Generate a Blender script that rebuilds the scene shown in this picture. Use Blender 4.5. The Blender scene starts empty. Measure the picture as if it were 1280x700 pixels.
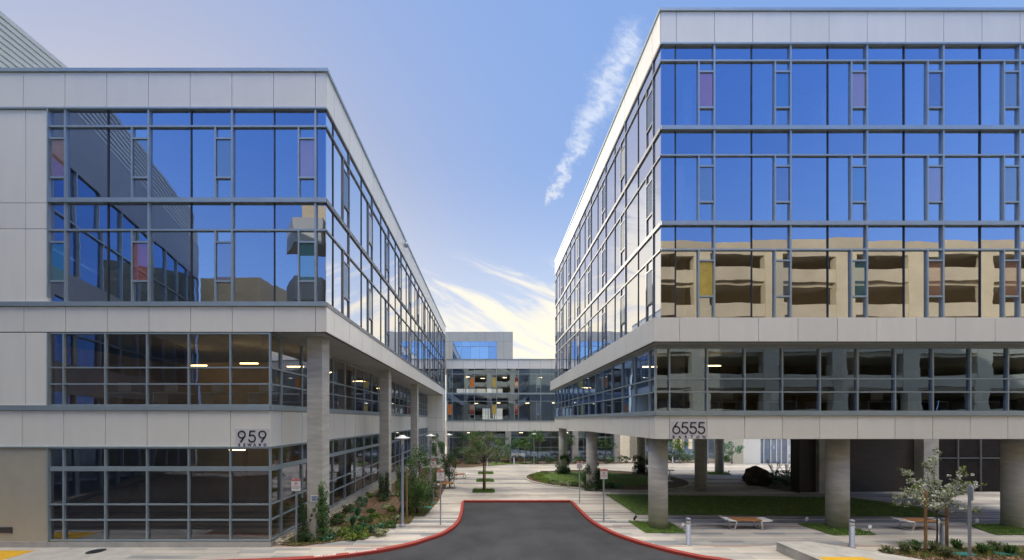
import bpy, bmesh, math, random
from mathutils import Vector, Matrix
from mathutils.geometry import tessellate_polygon
R = random.Random(7)
sc = bpy.context.scene
COL = sc.collection
F, PX, PY, H = 447.0, 611.0, 525.0, 5.0          # lens in photo pixels, vanishing point, eye height

# ------------------------------------------------------------------ camera
cam = bpy.data.objects.new('camera', bpy.data.cameras.new('camera'))
COL.objects.link(cam)
cam.location = (0, 0, H); cam.rotation_euler = (math.radians(90), 0, 0)
cam.data.sensor_width = 36; cam.data.lens = F/1280*36
cam.data.shift_x = (640-PX)/1280; cam.data.shift_y = (PY-350)/1280
cam.data.clip_start = .1; cam.data.clip_end = 5000
sc.camera = cam
sc.view_settings.view_transform = 'Standard'; sc.view_settings.look = 'None'
sc.view_settings.exposure = .74; sc.view_settings.gamma = 1
sc.view_settings.use_curve_mapping = False
sc.cycles.max_bounces = 10; sc.cycles.glossy_bounces = 5; sc.cycles.transparent_max_bounces = 16
sc.cycles.diffuse_bounces = 4; sc.cycles.transmission_bounces = 4
sc.cycles.sample_clamp_indirect = 4
sc.cycles.caustics_reflective = True

def g(y):                                         # the plaza falls gently away from the street
    return -.033*(min(max(y, 15.0), 62.0)-15.0)
def gp(x, y, off=0.0):                            # photo pixel on the ground -> world X, Y
    a = (y-PY)/F
    Y = H/a if a*15 >= H else (H-.495)/(a-.033)
    return ((x-PX)*Y/F, Y)

# ------------------------------------------------------------------ materials
MATS = {}
def nt(name):
    m = bpy.data.materials.new(name); m.use_nodes = True
    t = m.node_tree
    for n in list(t.nodes): t.nodes.remove(n)
    o = t.nodes.new('ShaderNodeOutputMaterial')
    return m, t, o
def N(t, typ, **kw):
    n = t.nodes.new(typ)
    for k, v in kw.items():
        if k.startswith('_'): setattr(n, k[1:], v)
        else: n.inputs[k.replace('__', ' ')].default_value = v
    return n
def L(t, a, b): t.links.new(a, b)
def mathn(t, op, a, b=None, c=None):
    n = t.nodes.new('ShaderNodeMath'); n.operation = op
    for i, v in enumerate((a, b, c)):
        if v is None: continue
        if hasattr(v, 'is_output'): t.links.new(v, n.inputs[i])
        else: n.inputs[i].default_value = v
    return n.outputs[0]
def mixc(t, fac, a, b, blend='MIX'):
    n = t.nodes.new('ShaderNodeMix'); n.data_type = 'RGBA'; n.blend_type = blend
    for s, v in ((0, fac), (6, a), (7, b)):
        if hasattr(v, 'is_output'): t.links.new(v, n.inputs[s])
        else: n.inputs[s].default_value = v if s == 0 else (tuple(v)+(1,))[:4]
    return n.outputs[2]
def mat(name, col, rough=.6, metal=0, var=.12, scale=3.0, bump=0.0, bscale=40, island=0.0, spec=.5, col2=None, stretch=None, emis=None, trans=0):
    m, t, o = nt(name)
    b = N(t, 'ShaderNodeBsdfPrincipled')
    b.inputs['Roughness'].default_value = rough; b.inputs['Metallic'].default_value = metal
    b.inputs['Specular IOR Level'].default_value = spec
    tc = N(t, 'ShaderNodeTexCoord'); co = tc.outputs['Object']
    if stretch:
        mp = N(t, 'ShaderNodeMapping'); mp.inputs['Scale'].default_value = stretch
        L(t, co, mp.inputs['Vector']); co = mp.outputs['Vector']
    nz = N(t, 'ShaderNodeTexNoise'); nz.inputs['Scale'].default_value = scale; nz.inputs['Detail'].default_value = 6
    nz.inputs['Roughness'].default_value = .62
    L(t, co, nz.inputs['Vector'])
    mr = N(t, 'ShaderNodeMapRange'); mr.inputs[1].default_value = .3; mr.inputs[2].default_value = .7
    L(t, nz.outputs['Fac'], mr.inputs[0])
    c2 = col2 or tuple(c*(1-2*var) for c in col)
    c1 = col if col2 else tuple(min(1, c*(1+.6*var)) for c in col)
    c = mixc(t, mr.outputs[0], c2, c1)
    if island:
        gi = N(t, 'ShaderNodeNewGeometry')
        k = mathn(t, 'MULTIPLY_ADD', gi.outputs['Random Per Island'], 2*island, 1-island)
        cb = N(t, 'ShaderNodeCombineColor')
        for i in range(3): L(t, k, cb.inputs[i])
        c = mixc(t, 1.0, c, cb.outputs[0], 'MULTIPLY')
    L(t, c, b.inputs['Base Color'])
    if bump:
        n2 = N(t, 'ShaderNodeTexNoise'); n2.inputs['Scale'].default_value = bscale; n2.inputs['Detail'].default_value = 4
        L(t, co, n2.inputs['Vector'])
        bp = N(t, 'ShaderNodeBump'); bp.inputs['Strength'].default_value = bump; bp.inputs['Distance'].default_value = .02
        L(t, n2.outputs['Fac'], bp.inputs['Height']); L(t, bp.outputs[0], b.inputs['Normal'])
    if emis:
        b.inputs['Emission Color'].default_value = tuple(emis[:3])+(1,); b.inputs['Emission Strength'].default_value = emis[3]
    sh = b.outputs[0]
    if trans:
        tr = N(t, 'ShaderNodeBsdfTranslucent'); L(t, c, tr.inputs['Color'])
        mx = N(t, 'ShaderNodeMixShader'); mx.inputs[0].default_value = trans
        L(t, sh, mx.inputs[1]); L(t, tr.outputs[0], mx.inputs[2]); sh = mx.outputs[0]
    L(t, sh, o.inputs['Surface'])
    MATS[name] = m
    return m
def glass(name, tint, refl, base, wave=.0035, wscale=.55):
    m, t, o = nt(name)
    lw = N(t, 'ShaderNodeLayerWeight', Blend=.5)
    fac = mathn(t, 'MULTIPLY_ADD', mathn(t, 'POWER', lw.outputs['Facing'], 2.0), .95-base, base)
    tr = N(t, 'ShaderNodeBsdfTransparent'); tr.inputs[0].default_value = tint+(1,)
    gl = N(t, 'ShaderNodeBsdfAnisotropic') if False else N(t, 'ShaderNodeBsdfGlossy')
    gl.inputs['Roughness'].default_value = .004
    gi = N(t, 'ShaderNodeNewGeometry'); rp_ = gi.outputs['Random Per Island']
    L(t, mixc(t, rp_, tuple(c*.86 for c in refl[:2])+(refl[2]*.93,), tuple(min(1, c*1.06) for c in refl)), gl.inputs['Color'])
    fac = mathn(t, 'ADD', fac, mathn(t, 'MULTIPLY', mathn(t, 'SUBTRACT', rp_, .6), .10))
    tc = N(t, 'ShaderNodeTexCoord')
    mp = N(t, 'ShaderNodeMapping'); mp.inputs['Scale'].default_value = (1, 1, 2.2); L(t, tc.outputs['Object'], mp.inputs['Vector'])
    nz = N(t, 'ShaderNodeTexNoise'); nz.inputs['Scale'].default_value = wscale; nz.inputs['Detail'].default_value = 1.5
    L(t, mp.outputs[0], nz.inputs['Vector'])
    bp = N(t, 'ShaderNodeBump'); bp.inputs['Strength'].default_value = 1; bp.inputs['Distance'].default_value = wave*1.1
    L(t, nz.outputs['Fac'], bp.inputs['Height']); L(t, bp.outputs[0], gl.inputs['Normal'])
    mx = N(t, 'ShaderNodeMixShader'); L(t, fac, mx.inputs[0]); L(t, tr.outputs[0], mx.inputs[1]); L(t, gl.outputs[0], mx.inputs[2])
    L(t, mx.outputs[0], o.inputs['Surface'])
    MATS[name] = m
    return m
M_panel = mat('panel', (.82, .81, .73), .42, .0, .022, 2.2, island=.045, spec=.6, stretch=(1, 1, .16))
M_col = mat('column_concrete', (.52, .51, .46), .85, 0, .13, 1.6, bump=.35, bscale=5, stretch=(.6, .6, 3.5))
M_panel_b = mat('panel_back', (.10, .11, .12), .6)
M_beige = mat('beige_wall', (.44, .42, .34), .75, 0, .05, 1.2, bump=.1)
M_alu = mat('aluminium', (.38, .46, .50), .38, .45, .05, 2)
M_alu_s = mat('aluminium_side_dimmed', (.20, .22, .24), .5, .3, .05, 2)  # aluminium darkened in its colour so sun doesn't whiten the side frames
M_dark = mat('dark_joint', (.045, .05, .06), .5)
M_soffit = mat('soffit', (.42, .43, .42), .6, 0, .05, .8)
M_conc = mat('concrete', (.50, .49, .44), .85, 0, .16, 1.3, bump=.25, bscale=14)
M_conc_l = mat('concrete_light', (.46, .45, .42), .85, 0, .12, 2, bump=.2)
M_slab = mat('interior_slab', (.42, .41, .38), .8)
M_inner = mat('interior_wall', (.48, .36, .21), .8, 0, .15, .6)
M_inner_w = mat('interior_white', (.62, .60, .55), .8, 0, .1, .6)
M_spback = mat('spandrel_back', (.015, .03, .09), .5)
M_glass = glass('glass_blue', (.34, .38, .42), (.80, .86, 1.0), .46, wave=.0022)
M_glass_side = glass('glass_side', (.36, .42, .50), (1.0, 1.0, 1.0), .86, wave=.0022)
M_glass_low = glass('glass_low', (.55, .56, .54), (.46, .66, 1.0), .27)
M_glass_warm = glass('glass_warm', (.66, .60, .48), (.62, .68, .80), .15)
M_glass_far = glass('glass_far', (.55, .60, .66), (.46, .66, 1.0), .36)
def tint(name, col):
    m, t, o = nt(name)
    d = N(t, 'ShaderNodeBsdfDiffuse'); d.inputs[0].default_value = col+(1,)
    gl = N(t, 'ShaderNodeBsdfGlossy', Roughness=.004); gl.inputs['Color'].default_value = (.85, .92, 1, 1)
    mx = N(t, 'ShaderNodeMixShader'); mx.inputs[0].default_value = .34
    L(t, d.outputs[0], mx.inputs[1]); L(t, gl.outputs[0], mx.inputs[2]); L(t, mx.outputs[0], o.inputs['Surface']); return m
TINTS = [tint('tint_red', (.30, .07, .05)), tint('tint_blue', (.02, .12, .34)), tint('tint_copper', (.28, .15, .11)),
         tint('tint_indigo', (.05, .06, .22)), tint('tint_slate', (.08, .11, .15)), tint('tint_teal', (.01, .13, .17)), tint('tint_mauve', (.20, .14, .20))]
M_lit = tint('tint_pale', (.45, .45, .38))
M_orange = mat('tint_orange', (.75, .22, .03), .3); M_yellow_p = mat('tint_yellow', (.6, .45, .08), .3)
M_lampglow = mat('lamp_glow', (.9, .8, .6), .5, emis=(1, .74, .40, 9.0))
M_rib = mat('ribbed_metal', (.50, .53, .51), .45, .35, .04, .5)
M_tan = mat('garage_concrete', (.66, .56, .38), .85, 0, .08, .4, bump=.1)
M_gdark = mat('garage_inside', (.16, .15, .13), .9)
M_annex = mat('annex_metal', (.30, .33, .34), .5, .2, .05, .5)
M_asph = mat('asphalt', (.046, .049, .058), .8, 0, .26, .55, bump=.5, bscale=150)
M_street = mat('street_asphalt', (.07, .07, .072), .9, 0, .2, .7, bump=.4, bscale=80)
M_red = mat('red_kerb_paint', (.44, .038, .024), .6, 0, .2, 9, bump=.5, bscale=30, col2=(.24, .05, .04))
M_white = mat('white_paint', (.78, .78, .76), .5, 0, .04, 4)
M_whitem = mat('white_metal', (.74, .75, .74), .35, 0, .03, 4)
M_black = mat('black_paint', (.012, .012, .014), .45)
M_plate = mat('sign_plate', (.66, .66, .67), .5, 0, .02)
M_signred = mat('sign_red', (.55, .03, .025), .45)
M_signblue = mat('sign_blue', (.05, .14, .38), .45)
M_post = mat('galvanised_post', (.36, .40, .46), .42, .5, .08, 5)
M_lampm = mat('lamp_metal', (.30, .33, .41), .45, .1, .05, 5)
M_wood = mat('bench_wood', (.46, .21, .07), .55, 0, .2, 3, bump=.2, stretch=(1, 12, 12))
M_stake = mat('stake_wood', (.34, .20, .09), .8, 0, .2, 6, stretch=(6, 6, 1))
M_bark = mat('bark', (.13, .10, .075), .9, 0, .3, 10, bump=.5)
M_mulch = mat('mulch', (.17, .11, .065), .95, 0, .45, 5, bump=1.0, bscale=35)
M_soil2 = mat('earth', (.24, .21, .16), .95, 0, .2, .3)
M_turf = mat('turf', (.16, .26, .055), .9, 0, .35, 4, bump=.9, bscale=120)
M_pebble = mat('pebble', (.50, .44, .33), .8, 0, .2, 3, island=.45)
M_rock = mat('rock', (.10, .08, .065), .9, 0, .35, 2.5, bump=.8, bscale=10)
M_rock_l = mat('rock_light', (.50, .42, .32), .9, 0, .3, 2.5, bump=.8, bscale=10)
M_yel = mat('tactile_yellow', (.72, .42, .02), .6, 0, .1, 6)
M_teal = mat('teal_cover', (.02, .28, .30), .5)
M_iron = mat('iron', (.03, .035, .04), .6, .5)
def leafmat(n, c, isl=.45, tr=.3): return mat(n, c, .6, 0, .3, 1.6, island=isl, spec=.35, trans=tr)
M_lf_green = leafmat('leaf_green', (0.111, 0.227, 0.058))
M_lf_dark = leafmat('leaf_dark', (0.065, 0.13, 0.046))
M_lf_olive = leafmat('leaf_olive', (0.221, 0.26, 0.124))
M_lf_blue = leafmat('leaf_bluegreen', (0.117, 0.273, 0.15))
M_lf_lime = leafmat('leaf_lime', (0.247, 0.351, 0.065))
M_lf_pale = leafmat('leaf_pale', (0.468, 0.5, 0.299))
M_lf_brown = leafmat('leaf_brown', (0.286, 0.182, 0.091))
M_lf_yel = leafmat('leaf_yellow', (0.442, 0.325, 0.065))
M_blossom = leafmat('blossom', (.88, .90, .82), .08)

def paving():
    m, t, o = nt('paving')
    b = N(t, 'ShaderNodeBsdfPrincipled', Roughness=.8)
    tc = N(t, 'ShaderNodeTexCoord'); sp = N(t, 'ShaderNodeSeparateXYZ'); L(t, tc.outputs['Object'], sp.inputs[0])
    x, y = sp.outputs[0], sp.outputs[1]
    row = mathn(t, 'FLOOR', mathn(t, 'DIVIDE', y, .28))
    wn = N(t, 'ShaderNodeTexWhiteNoise'); wn.noise_dimensions = '1D'; L(t, row, wn.inputs['W'])
    xs = mathn(t, 'ADD', x, mathn(t, 'MULTIPLY', wn.outputs['Value'], 7.3))
    cell = mathn(t, 'FLOOR', mathn(t, 'DIVIDE', xs, 1.35))
    w2 = N(t, 'ShaderNodeTexWhiteNoise'); w2.noise_dimensions = '2D'
    cv = N(t, 'ShaderNodeCombineXYZ'); L(t, cell, cv.inputs[0]); L(t, row, cv.inputs[1]); L(t, cv.outputs[0], w2.inputs['Vector'])
    nz = N(t, 'ShaderNodeTexNoise'); nz.inputs['Scale'].default_value = 1.0; nz.inputs['Detail'].default_value = 5
    mp = N(t, 'ShaderNodeMapping'); mp.inputs['Scale'].default_value = (.22, 1.5, 1); L(t, tc.outputs['Object'], mp.inputs[0]); L(t, mp.outputs[0], nz.inputs['Vector'])
    v = mathn(t, 'ADD', mathn(t, 'MULTIPLY', wn.outputs['Value'], .55), mathn(t, 'ADD', mathn(t, 'MULTIPLY', w2.outputs['Value'], .25), mathn(t, 'MULTIPLY', nz.outputs['Fac'], .7)))
    cr = N(t, 'ShaderNodeValToRGB'); L(t, v, cr.inputs[0])
    e = cr.color_ramp.elements
    e[0].position = .32; e[0].color = (.20, .215, .235, 1); e[1].position = 1.1 if False else 1.0; e[1].color = (.60, .555, .49, 1)
    for p, c in ((.48, (.25, .265, .28, 1)), (.60, (.39, .38, .36, 1)), (.76, (.51, .475, .425, 1))):
        q = e.new(p); q.color = c
    # thin red-brown courses every 2.9 m
    fr = mathn(t, 'FRACT', mathn(t, 'DIVIDE', mathn(t, 'SUBTRACT', y, 14.1), 2.8))
    rd = mathn(t, 'LESS_THAN', fr, .06)
    rd = mathn(t, 'MULTIPLY', rd, mathn(t, 'GREATER_THAN', nz.outputs['Fac'], .40))
    c = mixc(t, mathn(t, 'MULTIPLY', rd, .8), cr.outputs[0], (.33, .20, .155))
    # joints
    jy = mathn(t, 'FRACT', mathn(t, 'DIVIDE', y, .28)); jx = mathn(t, 'FRACT', mathn(t, 'DIVIDE', xs, 1.35))
    j = mathn(t, 'MAXIMUM', mathn(t, 'LESS_THAN', jy, .045), mathn(t, 'LESS_THAN', jx, .010))
    c = mixc(t, mathn(t, 'MULTIPLY', j, .55), c, (.13, .12, .11))
    n3 = N(t, 'ShaderNodeTexNoise'); n3.inputs['Scale'].default_value = .35; n3.inputs['Detail'].default_value = 8; L(t, tc.outputs['Object'], n3.inputs['Vector'])
    mr = N(t, 'ShaderNodeMapRange'); mr.inputs[1].default_value = .35; mr.inputs[2].default_value = .7; mr.inputs[3].default_value = .82; mr.inputs[4].default_value = 1.08; L(t, n3.outputs['Fac'], mr.inputs[0])
    cb = N(t, 'ShaderNodeCombineColor')
    for i in range(3): L(t, mr.outputs[0], cb.inputs[i])
    c = mixc(t, 1.0, c, cb.outputs[0], 'MULTIPLY')
    L(t, c, b.inputs['Base Color'])
    n2 = N(t, 'ShaderNodeTexNoise'); n2.inputs['Scale'].default_value = 60; L(t, tc.outputs['Object'], n2.inputs['Vector'])
    hh = mathn(t, 'SUBTRACT', n2.outputs['Fac'], mathn(t, 'MULTIPLY', j, 1.5))
    bp = N(t, 'ShaderNodeBump'); bp.inputs['Strength'].default_value = .4; bp.inputs['Distance'].default_value = .01
    L(t, hh, bp.inputs['Height']); L(t, bp.outputs[0], b.inputs['Normal'])
    L(t, b.outputs[0], o.inputs['Surface']); return m
M_pave = paving()

# ------------------------------------------------------------------ mesh helpers
class MB:
    def __init__(s): s.v = []; s.f = []; s.smooth = False
    def hexa(s, P):
        n = len(s.v); s.v += [tuple(p) for p in P]
        for q in ((0, 3, 2, 1), (4, 5, 6, 7), (0, 1, 5, 4), (1, 2, 6, 5), (2, 3, 7, 6), (3, 0, 4, 7)): s.f.append(tuple(n+i for i in q))
        return s
    def box(s, x0, x1, y0, y1, z0, z1):
        return s.hexa([(x0, y0, z0), (x1, y0, z0), (x1, y1, z0), (x0, y1, z0), (x0, y0, z1), (x1, y0, z1), (x1, y1, z1), (x0, y1, z1)])
    def face(s, P):
        n = len(s.v); s.v += [tuple(p) for p in P]; s.f.append(tuple(range(n, n+len(P)))); return s
    def prism(s, poly, z0, z1):
        n = len(s.v); k = len(poly)
        s.v += [(p[0], p[1], z0) for p in poly]+[(p[0], p[1], z1) for p in poly]
        for tri in tessellate_polygon([[Vector((p[0], p[1], 0)) for p in poly]]):
            s.f.append(tuple(n+i for i in tri)); s.f.append(tuple(n+k+i for i in reversed(tri)))
        for i in range(k): j = (i+1) % k; s.f.append((n+i, n+j, n+k+j, n+k+i))
        return s
    def tube(s, pts, rad, seg=8, cap=True):
        pts = [Vector(p) for p in pts]
        if not hasattr(rad, '__len__'): rad = [rad]*len(pts)
        n0 = len(s.v); up = None
        for i, p in enumerate(pts):
            d = (pts[min(i+1, len(pts)-1)]-pts[max(i-1, 0)]).normalized()
            if up is None:
                up = Vector((0, 0, 1)) if abs(d.z) < .9 else Vector((1, 0, 0))
            a = d.cross(up).normalized(); b = a.cross(d).normalized(); up = b
            for k in range(seg):
                t = 2*math.pi*k/seg
                s.v.append(tuple(p+(a*math.cos(t)+b*math.sin(t))*rad[i]))
        for i in range(len(pts)-1):
            for k in range(seg):
                k2 = (k+1) % seg
                s.f.append((n0+i*seg+k, n0+i*seg+k2, n0+(i+1)*seg+k2, n0+(i+1)*seg+k))
        if cap:
            s.f.append(tuple(n0+k for k in reversed(range(seg)))); s.f.append(tuple(n0+(len(pts)-1)*seg+k for k in range(seg)))
        return s
    def lathe(s, cx, cy, prof, seg=24):
        n0 = len(s.v)
        for (r, z) in prof:
            for k in range(seg):
                t = 2*math.pi*k/seg; s.v.append((cx+r*math.cos(t), cy+r*math.sin(t), z))
        for i in range(len(prof)-1):
            for k in range(seg):
                k2 = (k+1) % seg; s.f.append((n0+i*seg+k, n0+i*seg+k2, n0+(i+1)*seg+k2, n0+(i+1)*seg+k))
        s.f.append(tuple(n0+k for k in reversed(range(seg)))); s.f.append(tuple(n0+(len(prof)-1)*seg+k for k in range(seg)))
        return s
    def build(s, name, m, parent=None, smooth=False, bevel=0):
        me = bpy.data.meshes.new(name); me.from_pydata(s.v, [], s.f); me.materials.append(m)
        if smooth:
            for p in me.polygons: p.use_smooth = True
        me.update()
        o = bpy.data.objects.new(name, me); COL.objects.link(o)
        if parent is not None: o.parent = parent
        if bevel:
            b = o.modifiers.new('bevel', 'BEVEL'); b.width = bevel; b.segments = 2; b.limit_method = 'ANGLE'
        return o
def tag(o, label=None, cat=None, group=None, kind=None):
    if label: o['label'] = label
    if cat: o['category'] = cat
    if group: o['group'] = group
    if kind: o['kind'] = kind
    return o
def empty(name, loc=(0, 0, 0), rz=0):
    o = bpy.data.objects.new(name, None); COL.objects.link(o); o.location = loc; o.rotation_euler = (0, 0, rz); return o
def copy_tree(o, parent=None):
    c = o.copy(); COL.objects.link(c); c.parent = parent
    for ch in [x for x in COL.objects if x.parent == o]: copy_tree(ch, c)
    return c
def ground_sheet(name, poly, off, m, kind='structure'):
    bm = bmesh.new()
    vs = [bm.verts.new((p[0], p[1], 0)) for p in poly]
    for tri in tessellate_polygon([[Vector((p[0], p[1], 0)) for p in poly]]):
        try: bm.faces.new([vs[i] for i in tri])
        except ValueError: pass
    for yy in (15.0, 62.0):
        bmesh.ops.bisect_plane(bm, geom=bm.verts[:]+bm.edges[:]+bm.faces[:], plane_co=(0, yy, 0), plane_no=(0, 1, 0))
    for v in bm.verts: v.co.z = g(v.co.y)+off
    bm.normal_update()
    for f in bm.faces:
        if f.normal.z < 0: f.normal_flip()
    me = bpy.data.meshes.new(name); bm.to_mesh(me); bm.free(); me.materials.append(m)
    o = bpy.data.objects.new(name, me); COL.objects.link(o)
    if kind: o['kind'] = kind
    return o

# ------------------------------------------------------------------ facades
class Fac:
    def __init__(s, o, u, n): s.o = Vector((o[0], o[1], 0)); s.u = Vector((u[0], u[1], 0)); s.n = Vector((n[0], n[1], 0))
    def P(s, u, d, z): p = s.o+s.u*u+s.n*d; return (p.x, p.y, z)
    def box(s, mb, u0, u1, d0, d1, z0, z1):
        P = s.P
        mb.hexa([P(u0, d1, z0), P(u1, d1, z0), P(u1, d0, z0), P(u0, d0, z0), P(u0, d1, z1), P(u1, d1, z1), P(u1, d0, z1), P(u0, d0, z1)])
    def pane(s, mb, u0, u1, z0, z1, d=-.05):
        a = R.uniform(-1, 1)*.0016*(u1-u0); b = R.uniform(-1, 1)*.0016*(z1-z0)
        n = 4; P = []
        mb.face([s.P(u0, d-a-b, z0), s.P(u1, d+a-b, z0), s.P(u1, d+a+b, z1), s.P(u0, d-a+b, z1)])
MOD = 1.638; BAY = 3.276
tint_i = [0]
def upper_floor(bld, fac, ua, ub, T0, zs, zt, zp, gm, tints=None, fm=M_alu, fw=.036, pr=.026):
    """one storey of curtain wall: zs sill, zt transom, zp top of the spandrel glass"""
    k = math.floor((ua-T0)/BAY+1e-4)
    n = 0
    while T0+k*BAY < ub-.01:
        b0 = T0+k*BAY; u0 = max(ua, b0); u1 = min(ub, b0+BAY)
        if u1-u0 < .05: k += 1; continue
        gl, fr = MB(), MB(); thin = b0+MOD; sm = b0+2.614
        w = fw
        cuts = [c for c in (thin,) if u0+.02 < c < u1-.02]
        ed = [u0]+cuts+[u1]
        for a, b in zip(ed, ed[1:]): fac.pane(gl, a, b, zt+.03, zp-.01)
        has_sm = u0-.01 <= sm and u1 > b0+BAY-.02
        ed2 = [u0]+cuts+([sm] if has_sm else ([u1] if u1 <= sm+.02 or not has_sm else []))
        for a, b in zip(ed2, ed2[1:]): fac.pane(gl, a, b, zs, zt-.03)
        if has_sm or (u0 > sm-.01 and u1 > b0+BAY-.02):
            s0 = max(sm, u0); z1, z2 = zt-.47, zt-2.01
            fac.pane(gl, s0, u1, z1, zt-.03); fac.pane(gl, s0, u1, zs, z2)
            if u1-s0 > .4:
                tp = MB(); fac.box(tp, s0+.05, u1-.05, -.09, -.02, z2+.05, z1-.05)
            else: tp = None
            if has_sm: fac.box(fr, sm-.03, sm+.03, -.07, pr*.7, zs, zt)
            fac.box(fr, s0+.03, u1-w, -.07, pr*.66, z1-.035, z1+.035); fac.box(fr, s0+.03, u1-w, -.07, pr*.66, z2-.035, z2+.035)
        else: tp = None
        # thick mullion at the end of the bay, black joint in the middle, transom, edge
        if u1 > b0+BAY-.02: fac.box(fr, u1-w, u1+w, -.08, pr, zs, zp)
        for c in cuts: pass
        e0 = u0+(w if abs(u0-b0) < .01 else 0)
        e1 = u1-(w if u1 > b0+BAY-.02 else 0)
        fac.box(fr, e0, e1, -.07, pr*.8, zt-.035, zt+.035)
        win = gl.build('window', gm, bld)
        fr.build('frame', fm, win)
        if cuts:
            jt = MB()
            for c in cuts:
                jw = .016 if fw > .03 else .009
                fac.box(jt, c-jw, c+jw, -.06, -.012, zs, zt-.036); fac.box(jt, c-jw, c+jw, -.06, -.012, zt+.036, zp)
            jt.build('glazing_joint', M_dark, win)
        if tp is not None and tp.v:
            tint_i[0] += 1
            tm = tints[n % len(tints)] if tints else R.choice(TINTS)
            tp.build('vent_pane', tm, win)
            n += 1
        k += 1
def strip_windows(bld, fac, ua, ub, T0, rows, gm, thick=.03, bars=None, fm=M_alu, interior=None):
    """a ribbon of module-wide windows; rows = z of the horizontal members, bottom to top"""
    k = math.floor((ua-T0)/MOD+1e-4)
    while T0+k*MOD < ub-.01:
        u0 = max(ua, T0+k*MOD); u1 = min(ub, T0+(k+1)*MOD); k += 1
        if u1-u0 < .06: continue
        gl, fr = MB(), MB()
        for a, b in zip(rows, rows[1:]): fac.pane(gl, u0, u1, a, b)
        fac.box(fr, u1-thick, u1+thick, -.07, .022, rows[0], rows[-1])
        for i, z in enumerate(rows):
            h = (bars or {}).get(i, .027)
            a, b = z-h, z+h
            if i == 0: a, b = z, z+.05
            if i == len(rows)-1: a, b = z-.05, z
            fac.box(fr, u0+thick, u1-thick, -.07, .018, a, b)
        w = gl.build('window', gm, bld); fr.build('frame', fm, w)
def panels(bld, name, fac, us, zs, m=M_panel, d=.0, t=.05, gap=.012):
    mb, bk = MB(), MB()
    for (u0, u1) in zip(us, us[1:]):
        for (z0, z1) in zip(zs, zs[1:]): fac.box(mb, u0+gap, u1-gap, d-t, d, z0+gap, z1-gap)
    fac.box(bk, us[0]+.005, us[-1]-.005, d-t-.12, d-t-.002, zs[0]+.004, zs[-1]-.004)
    o = mb.build(name, m, bld); bk.build('backing', M_panel_b, o)
    return o
def modrange(T0, ua, ub, step=MOD):
    r = [ua]; k = math.ceil((ua-T0)/step+.15)
    while T0+k*step < ub-.15: r.append(T0+k*step); k += 1
    return r+[ub]
def band(bld, name, fac, u0, u1, z0, z1, d0=-.08, d1=.07, m=M_alu):
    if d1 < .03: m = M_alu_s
    mb = MB(); fac.box(mb, u0, u1, d0, d1, z0, z1); return mb.build(name, m, bld)

# ================================================================== LEFT BUILDING
sL = .03145
hL = lambda y: H+(525-y)*sL
YL = 14.06; XW = -6.385; XLOW = -8.586; XEND = -30.0; YEND = 52.6
LB = empty('office_building', (-18, 33, 0)); LB.location = (0, 0, 0)
tag(LB, 'white panelled office building on the left with blue glass above square concrete columns', 'building', 'office buildings around the plaza')
LF = Fac((0, YL), (1, 0), (0, -1)); LS = Fac((XW, 0), (0, 1), (1, 0)); LSL = Fac((XLOW, 0), (0, 1), (1, 0))
XO = -17.27
tl = [TINTS[i] for i in (2, 4, 4)]; tl2 = [TINTS[5], TINTS[0], TINTS[3]]
upper_floor(LB, LF, XO, XW-.03, -6.812, hL(248), hL(158), hL(136), M_glass, tl)
upper_floor(LB, LF, XO, XW-.03, -6.812, hL(377.5), hL(287.5), hL(253.5), M_glass, tl2)
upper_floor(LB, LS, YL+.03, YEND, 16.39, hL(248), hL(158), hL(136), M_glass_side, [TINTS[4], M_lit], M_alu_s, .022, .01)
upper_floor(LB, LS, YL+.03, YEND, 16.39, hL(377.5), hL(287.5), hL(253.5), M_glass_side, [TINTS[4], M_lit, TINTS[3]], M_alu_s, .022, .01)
for f, a, b in ((LF, XO, XW), (LS, YL, YEND)):
    k = .07 if f is LF else .02
    band(LB, 'floor_band', f, a, b, hL(253.5), hL(248), d1=k)
    band(LB, 'floor_band', f, XEND if f is LF else a, b, hL(383), hL(377.5), d1=k)
    band(LB, 'head_band', f, XEND if f is LF else a, b, hL(137), hL(135), d1=k-.01)
cp = MB(); cp.box(XEND, XW+.08, YL-.08, YL+.4, hL(91), hL(87)); cp.box(XW-.4, XW+.08, YL+.4, YEND, hL(91), hL(87)); cp.build('coping', M_alu, LB)
us = modrange(-6.812, XEND, XW)
panels(LB, 'parapet_panels', LF, us, [hL(135), hL(91)], d=.02)
panels(LB, 'parapet_panels', LS, modrange(16.39, YL, YEND), [hL(135), hL(91)], d=.02)
wl = [XEND, -26.1, -24.0, -22.5, -20.85, -19.2, -18.25, XO]
wl = [XEND, -28.0, -26.0, -24.2, -22.5, -20.2, -18.21, XO]
panels(LB, 'wall_panels', LF, wl, [hL(286), hL(253.5), hL(137)][0:3])
panels(LB, 'wall_panels', LF, wl, [hL(377.5), hL(286)])
panels(LB, 'wall_panels', LF, wl, [hL(507), hL(415.5)])
panels(LB, 'spandrel_panels', LF, modrange(-6.812, XEND, XW), [hL(415), hL(383)])
panels(LB, 'spandrel_panels', LS, modrange(14.76, YL, YEND), [hL(415), hL(383)])
panels(LB, 'spandrel_panels', LF, modrange(-10.16, XEND, XLOW), [hL(558.5), hL(513)])
panels(LB, 'spandrel_panels', LSL, modrange(14.82, YL, 50), [hL(558.5), hL(513)])
rowsA = [hL(507), hL(480), hL(459.5), hL(416)]
rowsB = [hL(676), hL(650), hL(630.6), hL(586), hL(559.5)]
strip_windows(LB, LF, XO, XLOW-.02, -10.16, rowsA, M_glass_warm)
strip_windows(LB, LF, XO, XLOW-.02, -10.16, rowsB, M_glass_warm, bars={3: .09})
strip_windows(LB, LSL, YL+.02, 49.9, 14.82, rowsA, M_glass_warm)
strip_windows(LB, LSL, YL+.02, 49.9, 14.82, rowsB, M_glass_warm, bars={3: .09})
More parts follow.
